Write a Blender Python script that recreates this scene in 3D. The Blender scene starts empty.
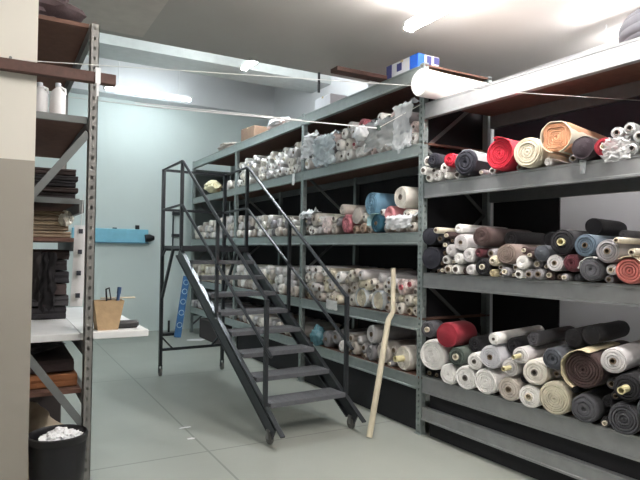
NEAR_BOTTOM=[
(0.127, 0.9135, 0.0718, 'dkgray', 'ring', 0.0, 'dark grey roll with white core ring beside the post, bottom shelf'),
(0.184, 0.7138, 0.1292, 'white', 'spiral', 0.0, 'big white layered roll first from the post, bottom shelf'),
(0.345, 0.894, 0.1046, 'dkred', 'wrap', 0.0, 'crimson red closed bundle on the bottom shelf near the post'),
(0.452, 0.7422, 0.0746, 'greengray', 'ring', 0.0, 'dark green-grey roll with white core under the crimson bundle'),
(0.366, 0.5901, 0.0841, 'white', 'soft', 0.0, 'plain white soft roll low between the big white roll and its neighbour'),
(0.638, 0.7379, 0.065, 'white', 'hole', 0.0, 'short white roll with dark hole right of the green-grey one'),
(0.549, 0.5988, 0.0928, 'white', 'hole', 0.0, 'white roll with dark hole in bottom row, third from the post'),
(0.789, 0.795, 0.0885, 'speckle', 'hole', 0.0, 'speckled pale grey roll with dark hole above the white rolls'),
(0.745, 0.6086, 0.0968, 'white', 'spiral', 0.0, 'bright white roll in bottom row just left of a taupe one'),
(0.82, 0.9309, 0.0458, 'white', 'hole', 0.0, 'small white roll lying on top of the pile, bottom shelf'),
(0.958, 0.5984, 0.0856, 'taupelt', 'hole', 0.0, 'pale taupe speckled roll in bottom row among white rolls'),
(0.965, 0.753, 0.0639, 'ltgray', 'stub', 0.0, 'pale roll with cream tube poking out, left of two alike'),
(1.05, 0.8484, 0.0588, 'ltgray', 'stub', 0.0, 'pale roll with cream tube poking out, right of two alike'),
(1.17, 0.7548, 0.0885, 'offwhite', 'hole', 0.0, 'off-white oval roll with dark hole, upper row of bottom shelf'),
(1.129, 0.5857, 0.0797, 'white', 'ring', 0.0, 'white roll with cardboard core at the deck edge, left of cream roll'),
(1.322, 0.6153, 0.1092, 'cream', 'spiral', 0.0, 'big cream layered roll at the bottom deck edge'),
(1.31, 0.8681, 0.0756, 'slate', 'soft', 0.0, 'dark slate roll with pale edge behind the brown roll'),
(1.524, 0.8379, 0.1265, 'brown', 'spiral', 0.0, 'huge dark brown roll in a loose beige wrapper'),
(1.531, 0.5999, 0.0939, 'dkgray', 'soft', 0.0, 'charcoal roll at the deck edge right of the big cream roll'),
(1.782, 0.6009, 0.0949, 'dkgray', 'spiral', 0.0, 'charcoal layered roll at the deck edge under the black roll'),
(1.716, 0.925, 0.0777, 'ltgray', 'hole', 0.0, 'light grey roll on top of the pile at the right, bottom shelf'),
(1.798, 0.7836, 0.0798, 'black', 'stub', 0.0, 'black roll with cream tube poking out, right of the brown roll'),
(1.935, 0.6934, 0.0779, 'slate', 'soft', 0.0, 'dark slate roll cut by the right picture edge, bottom shelf'),
(1.928, 0.5579, 0.0519, 'tan', 'hole', 0.0, 'tan rimmed small roll at the deck edge, far right'),
(1.942, 0.8522, 0.0747, 'dkgray', 'soft', 0.0, 'dark grey roll cut by the picture edge beside the light grey one'),
(0.555, 0.8408, 0.0627, 'black', 'soft', 0.12, 'black roll pushed back right of the crimson bundle'),
(0.924, 0.8805, 0.0654, 'black', 'soft', 0.12, 'black roll pushed back behind the small white top roll'),
(1.095, 0.9555, 0.0529, 'dkgray', 'soft', 0.12, 'dark grey roll pushed back above the off-white oval roll'),
(1.376, 0.9965, 0.0637, 'black', 'wrap', 0.16, 'black roll tail set back on the pile, left of two'),
(1.501, 1.0309, 0.0615, 'black', 'wrap', 0.16, 'black roll tail set back on the pile, right of two'),
(0.098, 0.5413, 0.0353, 'black', 'hole', 0.07, 'black roll wedged in a gap of the near bottom shelf, first from the post'),
(0.167, 0.5355, 0.0295, 'black', 'hole', 0.09, 'black roll wedged in a gap of the near bottom shelf, second from the post'),
(0.245, 0.5461, 0.0401, 'black', 'soft', 0.082, 'black roll wedged in a gap of the near bottom shelf, third from the post'),
(0.349, 0.7072, 0.03, 'black', 'hole', 0.064, 'black roll wedged in a gap of the near bottom shelf, fourth from the post'),
(0.855, 0.5364, 0.0304, 'gray', 'hole', 0.079, 'grey roll wedged in a gap of the near bottom shelf, fifth from the post'),
(1.054, 0.6819, 0.0367, 'black', 'soft', 0.069, 'black roll wedged in a gap of the near bottom shelf, sixth from the post'),
(1.294, 0.7582, 0.0311, 'gray', 'hole', 0.089, 'grey roll wedged in a gap of the near bottom shelf, seventh from the post'),
(1.369, 0.7625, 0.04, 'black', 'soft', 0.074, 'black roll wedged in a gap of the near bottom shelf, eighth from the post'),
(1.443, 0.696, 0.0315, 'black', 'soft', 0.058, 'black roll wedged in a gap of the near bottom shelf, ninth from the post'),
(1.656, 0.6599, 0.0395, 'black', 'soft', 0.079, 'black roll wedged in a gap of the near bottom shelf, tenth from the post'),
(1.648, 0.5359, 0.0299, 'black', 'ring', 0.053, 'black roll wedged in a gap of the near bottom shelf, eleventh from the post'),
(1.677, 0.7703, 0.0348, 'dkgray', 'hole', 0.082, 'charcoal roll wedged in a gap of the near bottom shelf, twelfth from the post'),
(1.71, 0.7099, 0.0307, 'black', 'hole', 0.064, 'black roll wedged in a gap of the near bottom shelf, thirteenth from the post'),
]
NEAR_MIDDLE=[
(0.152, 1.5014, 0.0966, 'navy', 'wrap', 0.0, 'big dark navy bolt standing at the post, middle shelf'),
(0.131, 1.68, 0.0757, 'navy', 'wrap', 0.0, 'dark navy bolt lying on another navy bolt beside the post'),
(0.264, 1.7261, 0.0259, 'cream', 'hole', -0.06, 'thin cream cardboard tube on top of the navy bolts'),
(0.383, 1.5669, 0.0526, 'ltgray', 'soft', 0.0, 'pale roll touching the navy bolts, left of a pale roll with hole'),
(0.49, 1.6294, 0.067, 'ltgray', 'hole', 0.0, 'pale grey roll with dark hole near the top, close to the post'),
(0.464, 1.7368, 0.0394, 'white', 'soft', 0.0, 'small white roll topmost above the pale grey roll'),
(0.328, 1.492, 0.0366, 'white', 'hole', 0.0, 'small white tube end against the navy bolt, upper'),
(0.468, 1.5064, 0.0479, 'white', 'soft', 0.0, 'small plain white roll right of the white tube ends'),
(0.355, 1.4163, 0.0403, 'patterned', 'hole', 0.0, 'small patterned pale tube end against the navy bolt'),
(0.438, 1.42, 0.0398, 'white', 'hole', 0.0, 'small white roll on the deck beside the navy bolt'),
(0.576, 1.5313, 0.0584, 'ltgray', 'soft', 0.0, 'pale folded roll in the middle of the white cluster'),
(0.595, 1.4225, 0.0465, 'ltgray', 'soft', 0.0, 'pale grey roll on the deck left of the black roll with white core'),
(0.711, 1.4477, 0.0681, 'black', 'ring', 0.0, 'black roll with small white core near the deck'),
(0.696, 1.6712, 0.0791, 'brown', 'soft', 0.0, 'dark brown roll above the black one with white core'),
(0.674, 1.5516, 0.0379, 'maroon', 'soft', 0.0, 'small maroon roll squeezed under the dark brown roll'),
(0.925, 1.5451, 0.0767, 'taupe', 'spiral', 0.0, 'large taupe roll with pale spiral end, middle shelf'),
(0.814, 1.4944, 0.0406, 'cream', 'ring', 0.0, 'cream roll with dark tube under the taupe roll'),
(0.918, 1.4197, 0.0361, 'gray', 'ring', 0.0, 'grey small roll with pale ring right of the cream one'),
(0.804, 1.4056, 0.0296, 'beige', 'soft', 0.0, 'small yellowish roll lying over the deck edge'),
(1.081, 1.5716, 0.0279, 'brown', 'ring', 0.0, 'small brown roll with pale ring, left of a pair'),
(1.13, 1.5406, 0.0274, 'brown', 'ring', 0.0, 'small brown roll with pale ring, right of a pair'),
(1.218, 1.5555, 0.0574, 'slate', 'wrap', 0.0, 'dark slate plastic wrapped bundle above the paired small cores'),
(1.065, 1.4895, 0.0522, 'white', 'soft', 0.0, 'bulky white roll bulging over the grey ones, middle shelf'),
(1.318, 1.4917, 0.0567, 'ltgray', 'hole', 0.0, 'light grey roll with dark hole left of the maroon one'),
(1.371, 1.6277, 0.0844, 'black', 'stubring', 0.0, 'large black roll with cream core ring, middle shelf'),
(1.437, 1.4949, 0.0579, 'maroon', 'soft', 0.0, 'maroon roll below the large black roll'),
(1.12, 1.4104, 0.0344, 'gray', 'hole', 0.0, 'small grey roll at the deck, left of two alike'),
(1.195, 1.4132, 0.0372, 'gray', 'hole', 0.0, 'small grey roll at the deck, right of two alike'),
(1.034, 1.4075, 0.0315, 'white', 'hole', 0.0, 'small white roll at the deck left of two grey ones'),
(1.393, 1.4021, 0.0261, 'gray', 'ring', 0.0, 'small grey roll with white ring at the deck left of dark grey roll'),
(1.532, 1.6067, 0.072, 'steel', 'hole', 0.0, 'steel blue roll with dark hole, middle shelf'),
(1.572, 1.4562, 0.078, 'dkgray', 'soft', 0.0, 'dark grey six sided roll with white wrap beside the coral roll'),
(1.811, 1.4594, 0.0834, 'coral', 'spiral', 0.0, 'coral pink roll with crumpled beige lining, middle shelf'),
(1.677, 1.5714, 0.0722, 'gray', 'hole', 0.0, 'mid grey roll behind and above the coral roll'),
(1.748, 1.6359, 0.0192, 'cream', 'hole', -0.04, 'cream cardboard tube end on the top right, left of two'),
(1.839, 1.5666, 0.0234, 'cream', 'hole', -0.04, 'cream cardboard tube end on the top right, right of two'),
(1.937, 1.4863, 0.0407, 'taupe', 'hole', 0.0, 'taupe roll with dark hole cut by the right picture edge'),
(1.478, 1.7335, 0.0601, 'black', 'wrap', 0.25, 'black rounded roll end set back above the steel blue roll'),
(1.153, 1.6547, 0.0565, 'black', 'wrap', 0.25, 'long black roll set back at the top of the middle shelf'),
(1.7, 1.6766, 0.0312, 'dkgray', 'soft', 0.2, 'small dark grey roll behind the cream tube ends'),
(0.84, 1.6591, 0.0602, 'black', 'soft', 0.2, 'black roll set back above the taupe roll'),
(0.227, 1.4006, 0.0246, 'dkgray', 'hole', 0.031, 'charcoal roll wedged in a gap of the near middle shelf, first from the post'),
(0.247, 1.6615, 0.0377, 'dkgray', 'hole', 0.022, 'charcoal roll wedged in a gap of the near middle shelf, second from the post'),
(0.271, 1.4606, 0.025, 'brown', 'hole', 0.028, 'brown roll wedged in a gap of the near middle shelf, third from the post'),
(0.278, 1.5447, 0.0326, 'brown', 'hole', 0.059, 'brown roll wedged in a gap of the near middle shelf, fourth from the post'),
(0.303, 1.6107, 0.0347, 'black', 'ring', 0.03, 'black roll wedged in a gap of the near middle shelf, fifth from the post'),
(0.316, 1.6868, 0.0324, 'brown', 'ring', 0.027, 'brown roll wedged in a gap of the near middle shelf, sixth from the post'),
(0.283, 1.405, 0.029, 'brown', 'ring', 0.02, 'brown roll wedged in a gap of the near middle shelf, seventh from the post'),
(0.356, 1.6429, 0.0244, 'black', 'hole', 0.06, 'black roll wedged in a gap of the near middle shelf, eighth from the post'),
(0.394, 1.477, 0.0278, 'black', 'ring', 0.045, 'black roll wedged in a gap of the near middle shelf, ninth from the post'),
(0.513, 1.4087, 0.0327, 'brown', 'soft', 0.048, 'brown roll wedged in a gap of the near middle shelf, tenth from the post'),
(0.752, 1.5481, 0.0362, 'gray', 'hole', 0.057, 'grey roll wedged in a gap of the near middle shelf, eleventh from the post'),
(0.859, 1.3993, 0.0233, 'ltgray', 'hole', 0.045, 'pale grey roll wedged in a gap of the near middle shelf, twelfth from the post'),
(0.863, 1.4483, 0.0232, 'ltgray', 'hole', 0.031, 'pale grey roll wedged in a gap of the near middle shelf, thirteenth from the post'),
(0.981, 1.4526, 0.0274, 'ltgray', 'hole', 0.047, 'pale grey roll wedged in a gap of the near middle shelf, fourteenth from the post'),
(0.977, 1.3993, 0.0233, 'brown', 'ring', 0.041, 'brown roll wedged in a gap of the near middle shelf, fifteenth from the post'),
(1.156, 1.4787, 0.0356, 'gray', 'ring', 0.06, 'grey roll wedged in a gap of the near middle shelf, sixteenth from the post'),
(1.235, 1.4656, 0.0251, 'dkgray', 'ring', 0.052, 'charcoal roll wedged in a gap of the near middle shelf, seventeenth from the post'),
(1.27, 1.41, 0.034, 'brown', 'ring', 0.025, 'brown roll wedged in a gap of the near middle shelf, eighteenth from the post'),
(1.34, 1.4001, 0.0241, 'brown', 'hole', 0.038, 'brown roll wedged in a gap of the near middle shelf, nineteenth from the post'),
(1.457, 1.4026, 0.0266, 'dkgray', 'soft', 0.058, 'charcoal roll wedged in a gap of the near middle shelf, twentieth from the post'),
(1.689, 1.4613, 0.0342, 'ltgray', 'ring', 0.037, 'pale grey roll wedged in a gap of the near middle shelf, twenty-first from the post'),
(1.666, 1.4021, 0.0261, 'gray', 'hole', 0.057, 'grey roll wedged in a gap of the near middle shelf, twenty-second from the post'),
]
NEAR_UPPER=[
(0.101, 2.3187, 0.0447, 'white', 'hole', 0.0, 'small white roll in the cluster by the post, upper left one'),
(0.219, 2.1844, 0.0484, 'white', 'hole', 0.0, 'small white roll in the cluster by the post, lower middle one'),
(0.303, 2.238, 0.0475, 'white', 'hole', 0.0, 'small white roll in the cluster by the post, with large dark hole'),
(0.091, 2.2349, 0.036, 'white', 'hole', -0.05, 'small white tube lying against the post, upper shelf'),
(0.356, 2.17, 0.0339, 'white', 'soft', -0.03, 'small white roll hanging over the deck edge by the navy roll'),
(0.132, 2.1717, 0.0357, 'white', 'hole', -0.02, 'small white roll on the deck right of the post'),
(0.212, 2.3061, 0.0615, 'navy', 'soft', 0.0, 'small navy roll above the white cluster'),
(0.399, 2.2843, 0.0556, 'red', 'spiral', 0.0, 'small red roll beside the small navy roll'),
(0.563, 2.2445, 0.1073, 'navy', 'soft', 0.0, 'large black-navy roll in clear film on the upper shelf'),
(0.9, 2.2613, 0.1224, 'red', 'spiral', 0.0, 'large bright red roll with pale core on the upper shelf'),
(1.137, 2.2432, 0.1058, 'cream', 'spiral', 0.0, 'cream loosely layered roll between red and peach rolls'),
(1.363, 2.3091, 0.1228, 'peach', 'spiral', 0.0, 'big peach square ended roll in cream cloth, upper shelf'),
(1.548, 2.2154, 0.0764, 'plum', 'wrap', 0.0, 'dark plum rounded bundle right of the peach roll'),
(1.689, 2.1971, 0.0611, 'dkred', 'ring', 0.0, 'dark red roll with core left of the silver wrapped tubes'),
(1.827, 2.295, 0.0378, 'silver', 'hole', 0.0, 'silver wrapped tube end, topmost left of the film bundle'),
(1.883, 2.2399, 0.0372, 'silver', 'hole', 0.0, 'silver wrapped tube end, topmost right of the film bundle'),
(1.749, 2.2814, 0.0381, 'silver', 'hole', 0.0, 'silver wrapped tube end, lower left of the film bundle'),
(1.84, 2.1736, 0.0375, 'silver', 'hole', 0.0, 'silver wrapped tube end, lower right of the film bundle'),
(1.922, 2.1729, 0.0369, 'silver', 'hole', 0.0, 'silver wrapped tube end at the picture edge'),
(0.157, 2.2327, 0.0267, 'white', 'hole', 0.024, 'white roll wedged in a gap of the near upper shelf, first from the post'),
(0.294, 2.1612, 0.0252, 'gray', 'soft', 0.047, 'grey roll wedged in a gap of the near upper shelf, second from the post'),
(0.427, 2.1697, 0.0337, 'white', 'hole', 0.02, 'white roll wedged in a gap of the near upper shelf, third from the post'),
(0.675, 2.1624, 0.0264, 'gray', 'ring', 0.029, 'grey roll wedged in a gap of the near upper shelf, fourth from the post'),
(0.774, 2.1659, 0.0299, 'white', 'hole', 0.035, 'white roll wedged in a gap of the near upper shelf, fifth from the post'),
(1.022, 2.1642, 0.0282, 'gray', 'hole', 0.035, 'grey roll wedged in a gap of the near upper shelf, sixth from the post'),
(1.263, 2.169, 0.033, 'white', 'soft', 0.021, 'white roll wedged in a gap of the near upper shelf, seventh from the post'),
(1.444, 2.1692, 0.0332, 'gray', 'hole', 0.034, 'grey roll wedged in a gap of the near upper shelf, eighth from the post'),
(1.774, 2.1624, 0.0264, 'white', 'soft', 0.029, 'white roll wedged in a gap of the near upper shelf, ninth from the post'),
(1.787, 2.2176, 0.0274, 'white', 'soft', 0.03, 'white roll wedged in a gap of the near upper shelf, tenth from the post'),
]
ROW_THIRD=[
(4.635, 2.0138, 0.1167, 'blue', 'spiral', 0.0, 'blue film wrapped roll on top of the pile, third shelf of the left row'),
(4.163, 2.0453, 0.1038, 'offwhite', 'hole', 0.0, 'big white roll with dark hole on top, left of the post'),
(4.037, 1.8721, 0.0576, 'offwhite', 'hole', 0.0, 'smaller white roll with dark hole under the big white one'),
(4.331, 1.9006, 0.0788, 'pink', 'spiral', 0.0, 'pink roll under the blue film wrapped roll'),
(4.541, 1.8206, 0.0913, 'teal', 'hole', 0.0, 'teal lined open roll with pale cyan flap'),
(5.505, 1.8266, 0.0996, 'pinkwhite', 'soft', 0.0, 'white roll with pink stripe near the middle post'),
(5.083, 1.8313, 0.1043, 'rose', 'soft', 0.0, 'rose red patterned roll centre of the third shelf'),
(4.897, 1.9102, 0.0911, 'greige', 'wrap', 0.0, 'greige fluffy bundle left of the teal lined roll'),
(5.163, 1.9849, 0.063, 'greige', 'soft', 0.0, 'greige roll on top behind the rose patterned roll'),
(4.194, 1.7904, 0.0634, 'white', 'soft', 0.0, 'white roll under clear film beside the post'),
(4.774, 1.7817, 0.0547, 'brownlt', 'hole', 0.0, 'small pale brown roll on the deck left of the teal one'),
(5.335, 1.7919, 0.0649, 'greige', 'soft', 0.0, 'greige roll leaning on the pink striped one'),
(5.782, 1.9091, 0.0807, 'offwhite', 'hole', 0.0, 'off-white roll right of the middle post, third shelf'),
(5.853, 1.7848, 0.0578, 'white', 'hole', 0.0, 'small white roll on the deck right of the middle post'),
(3.987, 1.7709, 0.0439, 'offwhite', 'hole', 0.0, 'small off-white roll touching the post, third shelf'),
(4.934, 1.7719, 0.0449, 'brownlt', 'hole', 0.011, 'pale brown roll wedged under bigger rolls on the third shelf, first from left'),
(4.754, 1.8919, 0.0477, 'offwhite', 'hole', 0.007, 'off-white roll wedged under bigger rolls on the third shelf, second from left'),
(4.674, 1.8472, 0.0398, 'brownlt', 'ring', 0.033, 'pale brown roll wedged under bigger rolls on the third shelf, third from left'),
(4.664, 1.7658, 0.0388, 'greige', 'hole', 0.009, 'greige roll wedged under bigger rolls on the third shelf, fourth from left'),
(4.464, 1.924, 0.0328, 'white', 'hole', 0.011, 'white roll wedged under bigger rolls on the third shelf, fifth from left'),
(4.404, 1.7748, 0.0478, 'greige', 'hole', 0.025, 'greige roll wedged under bigger rolls on the third shelf, sixth from left'),
(4.306, 1.7732, 0.0462, 'brownlt', 'ring', 0.048, 'pale brown roll wedged under bigger rolls on the third shelf, seventh from left'),
(4.143, 1.8918, 0.0458, 'offwhite', 'hole', 0.047, 'off-white roll wedged under bigger rolls on the third shelf, eighth from left'),
(4.081, 1.7732, 0.0462, 'offwhite', 'hole', 0.021, 'off-white roll wedged under bigger rolls on the third shelf, ninth from left'),
(3.945, 1.8419, 0.035, 'greige', 'hole', 0.02, 'greige roll wedged under bigger rolls on the third shelf, tenth from left'),
]
ROW_FOURTH=[
(4.13, 1.2331, 0.0759, 'pinkwhite', 'ring', 0.0, 'white roll with pink centre near the post, fourth shelf'),
(4.009, 1.2648, 0.0438, 'pinkwhite', 'ring', 0.0, 'small white roll with pink centre touching the post'),
(4.595, 1.253, 0.0385, 'offwhite', 'hole', 0.0, 'small off-white tube end on top, fourth shelf'),
(4.316, 1.1836, 0.0323, 'cream', 'hole', 0.0, 'cream tube lying on top of the fourth shelf pile'),
(4.952, 1.0533, 0.0663, 'offwhite', 'hole', 0.0, 'off-white roll with dark hole at the deck, fourth shelf'),
(4.77, 1.0854, 0.0984, 'cream', 'spiral', 0.0, 'cream roll in clear film at the deck, left of two'),
(4.483, 1.0824, 0.0948, 'cream', 'spiral', 0.0, 'cream roll in clear film at the deck, right of two'),
(4.153, 1.0412, 0.0542, 'offwhite', 'hole', 0.0, 'off-white roll at the deck behind the leaning tube'),
(4.042, 1.1235, 0.0529, 'offwhite', 'hole', 0.0, 'off-white roll low beside the post, fourth shelf'),
(4.59, 1.1716, 0.0395, 'offwhite', 'hole', 0.026, 'off-white roll wedged under bigger rolls on the fourth shelf, first from left'),
(4.627, 1.0973, 0.0397, 'offwhite', 'soft', 0.006, 'off-white roll wedged under bigger rolls on the fourth shelf, second from left'),
(4.604, 1.0223, 0.0353, 'offwhite', 'hole', 0.012, 'off-white roll wedged under bigger rolls on the fourth shelf, third from left'),
(4.522, 1.2141, 0.0375, 'greige', 'hole', 0.013, 'greige roll wedged under bigger rolls on the fourth shelf, fourth from left'),
(4.352, 1.0283, 0.0413, 'greige', 'hole', 0.006, 'greige roll wedged under bigger rolls on the fourth shelf, fifth from left'),
(4.346, 1.1137, 0.0406, 'greige', 'hole', 0.025, 'greige roll wedged under bigger rolls on the fourth shelf, sixth from left'),
(4.259, 1.0348, 0.0478, 'greige', 'soft', 0.011, 'greige roll wedged under bigger rolls on the fourth shelf, seventh from left'),
(4.262, 1.1285, 0.041, 'offwhite', 'hole', 0.022, 'off-white roll wedged under bigger rolls on the fourth shelf, eighth from left'),
(4.182, 1.13, 0.0355, 'cream', 'soft', 0.027, 'cream roll wedged under bigger rolls on the fourth shelf, ninth from left'),
(4.056, 1.0273, 0.0403, 'cream', 'hole', 0.03, 'cream roll wedged under bigger rolls on the fourth shelf, tenth from left'),
(3.963, 1.0354, 0.0484, 'offwhite', 'hole', 0.026, 'off-white roll wedged under bigger rolls on the fourth shelf, eleventh from left'),
(3.948, 1.1239, 0.0377, 'cream', 'ring', 0.0, 'cream roll wedged under bigger rolls on the fourth shelf, twelfth from left'),
(3.949, 1.2038, 0.0387, 'offwhite', 'hole', 0.014, 'off-white roll wedged under bigger rolls on the fourth shelf, thirteenth from left'),
]
ROW_LOWEST=[
(5.47, 0.5803, 0.0933, 'gray', 'hole', 0.0, 'grey roll beside the teal bag, lowest shelf of left row'),
(5.269, 0.6301, 0.0797, 'gray', 'hole', 0.0, 'grey roll with dark hole on the lowest shelf, second from teal bag'),
(5.143, 0.5501, 0.0631, 'white', 'soft', 0.0, 'small white crumpled roll on the lowest deck'),
(4.889, 0.5712, 0.0706, 'taupelt', 'soft', 0.0, 'pale taupe roll left of the stacked grey pair, lowest shelf'),
(4.595, 0.7491, 0.0918, 'ltgray', 'hole', 0.0, 'light grey roll with big dark hole stacked on another'),
(4.616, 0.5703, 0.0823, 'gray', 'soft', 0.0, 'grey roll under the light grey roll with big hole'),
(4.406, 0.6076, 0.1032, 'taupelt', 'hole', 0.0, 'taupe grey roll behind the leaning tube, lowest shelf'),
(4.098, 0.6026, 0.1156, 'offwhite', 'stub', 0.0, 'white roll with cream tube poking out beside the post, lowest shelf'),
(5.263, 0.5166, 0.0296, 'gray', 'hole', 0.045, 'grey roll wedged under bigger rolls on the lowest shelf, first from left'),
(4.989, 0.5235, 0.0365, 'gray', 'hole', 0.022, 'grey roll wedged under bigger rolls on the lowest shelf, second from left'),
(4.789, 0.5228, 0.0358, 'gray', 'hole', 0.031, 'grey roll wedged under bigger rolls on the lowest shelf, third from left'),
(4.72, 0.5171, 0.0301, 'greige', 'hole', 0.007, 'greige roll wedged under bigger rolls on the lowest shelf, fourth from left'),
(4.512, 0.5175, 0.0305, 'gray', 'hole', 0.026, 'grey roll wedged under bigger rolls on the lowest shelf, fifth from left'),
(4.298, 0.5191, 0.0321, 'gray', 'ring', 0.007, 'grey roll wedged under bigger rolls on the lowest shelf, sixth from left'),
]
FILL_A_SECOND=[
(3.984, 2.5502, 0.056, 'white', 'hole', 0, 'white roll, fifteenth from left in bottom row, second shelf, bay beside tube'),
(4.108, 2.558, 0.0638, 'white', 'hole', -0.02, 'white roll, fourteenth from left in bottom row, second shelf, bay beside tube'),
(4.235, 2.5502, 0.056, 'white', 'hole', 0, 'white roll, thirteenth from left in bottom row, second shelf, bay beside tube'),
(4.361, 2.5534, 0.0592, 'white', 'hole', 0, 'white roll, twelfth from left in bottom row, second shelf, bay beside tube'),
(4.5, 2.5665, 0.0723, 'white', 'ring', 0, 'white roll, eleventh from left in bottom row, second shelf, bay beside tube'),
(4.635, 2.5465, 0.0523, 'pinkwhite', 'hole', 0.015, 'pinkish white roll, tenth from left in bottom row, second shelf, bay beside tube'),
(4.768, 2.5637, 0.0695, 'white', 'soft', 0, 'white roll, ninth from left in bottom row, second shelf, bay beside tube'),
(4.915, 2.5587, 0.0645, 'white', 'soft', 0.03, 'white roll, eighth from left in bottom row, second shelf, bay beside tube'),
(5.053, 2.5563, 0.0621, 'white', 'hole', 0, 'white roll, seventh from left in bottom row, second shelf, bay beside tube'),
(5.188, 2.5572, 0.063, 'white', 'hole', 0, 'white roll, sixth from left in bottom row, second shelf, bay beside tube'),
(5.326, 2.566, 0.0718, 'white', 'soft', 0.03, 'white roll, fifth from left in bottom row, second shelf, bay beside tube'),
(5.483, 2.5666, 0.0724, 'white', 'soft', -0.02, 'white roll, fourth from left in bottom row, second shelf, bay beside tube'),
(5.625, 2.5598, 0.0656, 'ltgray', 'soft', 0, 'pale grey roll, third from left in bottom row, second shelf, bay beside tube'),
(5.76, 2.5567, 0.0625, 'pinkwhite', 'hole', 0.03, 'pinkish white roll, second from left in bottom row, second shelf, bay beside tube'),
(5.905, 2.563, 0.0688, 'white', 'ring', -0.035, 'white roll, first from left in bottom row, second shelf, bay beside tube'),
(4.291, 2.6553, 0.0608, 'white', 'ring', 0, 'white roll, eleventh from left in second row up, second shelf, bay beside tube'),
(4.602, 2.6522, 0.056, 'white', 'hole', 0, 'white roll, ninth from left in second row up, second shelf, bay beside tube'),
(4.023, 2.6603, 0.0585, 'pinkwhite', 'hole', 0.03, 'pinkish white roll, thirteenth from left in second row up, second shelf, bay beside tube'),
(4.988, 2.6532, 0.052, 'pinkwhite', 'ring', 0.03, 'pinkish white roll, seventh from left in second row up, second shelf, bay beside tube'),
(5.123, 2.6749, 0.0689, 'offwhite', 'hole', 0.03, 'off-white roll, sixth from left in second row up, second shelf, bay beside tube'),
(5.694, 2.6817, 0.0722, 'white', 'soft', 0, 'white roll, second from left in second row up, second shelf, bay beside tube'),
(4.165, 2.6648, 0.0547, 'plum', 'hole', 0, 'dark plum roll, twelfth from left in second row up, second shelf, bay beside tube'),
(4.844, 2.681, 0.068, 'ltgray', 'hole', -0.02, 'pale grey roll, eighth from left in second row up, second shelf, bay beside tube'),
(4.419, 2.6692, 0.0563, 'pinkwhite', 'soft', 0.015, 'pinkish white roll, tenth from left in second row up, second shelf, bay beside tube'),
(5.404, 2.678, 0.0617, 'gray', 'hole', 0.015, 'grey roll, fourth from left in second row up, second shelf, bay beside tube'),
(5.844, 2.6935, 0.0728, 'offwhite', 'hole', 0.015, 'off-white roll, first from left in second row up, second shelf, bay beside tube'),
(5.259, 2.6889, 0.0651, 'white', 'hole', 0, 'white roll, fifth from left in second row up, second shelf, bay beside tube'),
(5.558, 2.6685, 0.0514, 'white', 'hole', 0, 'white roll, third from left in second row up, second shelf, bay beside tube'),
(4.708, 2.7188, 0.0669, 'white', 'hole', 0.03, 'white roll, fourth from left in third row up, second shelf, bay beside tube'),
(4.514, 2.726, 0.0524, 'white', 'hole', 0, 'white roll, fifth from left in third row up, second shelf, bay beside tube'),
(4.227, 2.7753, 0.0696, 'pinkwhite', 'hole', -0.035, 'pinkish white roll, seventh from left in third row up, second shelf, bay beside tube'),
(4.956, 2.7718, 0.0682, 'ltgray', 'hole', 0, 'pale grey roll, third from left in third row up, second shelf, bay beside tube'),
(4.086, 2.7585, 0.0555, 'gray', 'hole', -0.035, 'grey roll, eighth from left in third row up, second shelf, bay beside tube'),
(5.496, 2.7734, 0.0681, 'ltgray', 'hole', 0, 'pale grey roll, second from left in third row up, second shelf, bay beside tube'),
(5.962, 2.7449, 0.0531, 'white', 'hole', 0, 'white roll, first from left in third row up, second shelf, bay beside tube'),
(4.366, 2.7742, 0.0585, 'plum', 'hole', 0, 'dark plum roll, sixth from left in third row up, second shelf, bay beside tube'),
(4.605, 2.7822, 0.0519, 'gray', 'hole', -0.02, 'grey roll, eighth from left in fourth row up, second shelf, bay beside tube'),
(5.342, 2.7882, 0.0617, 'pinkwhite', 'hole', -0.035, 'pinkish white roll, fourth from left in fourth row up, second shelf, bay beside tube'),
(5.174, 2.7964, 0.0603, 'white', 'hole', 0.015, 'white roll, fifth from left in fourth row up, second shelf, bay beside tube'),
(5.758, 2.8084, 0.067, 'white', 'hole', -0.02, 'white roll, second from left in fourth row up, second shelf, bay beside tube'),
(4.809, 2.8163, 0.0697, 'rose', 'hole', 0, 'rose pink roll, seventh from left in fourth row up, second shelf, bay beside tube'),
(5.63, 2.7971, 0.0574, 'white', 'hole', 0, 'white roll, third from left in fourth row up, second shelf, bay beside tube'),
(5.88, 2.8347, 0.0557, 'ltgray', 'hole', 0, 'pale grey roll, first from left in fourth row up, second shelf, bay beside tube'),
(5.06, 2.848, 0.0583, 'ltgray', 'hole', 0.015, 'pale grey roll, sixth from left in fourth row up, second shelf, bay beside tube'),
(4.47, 2.8231, 0.0517, 'white', 'hole', -0.02, 'white roll, ninth from left in fourth row up, second shelf, bay beside tube'),
]
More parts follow.
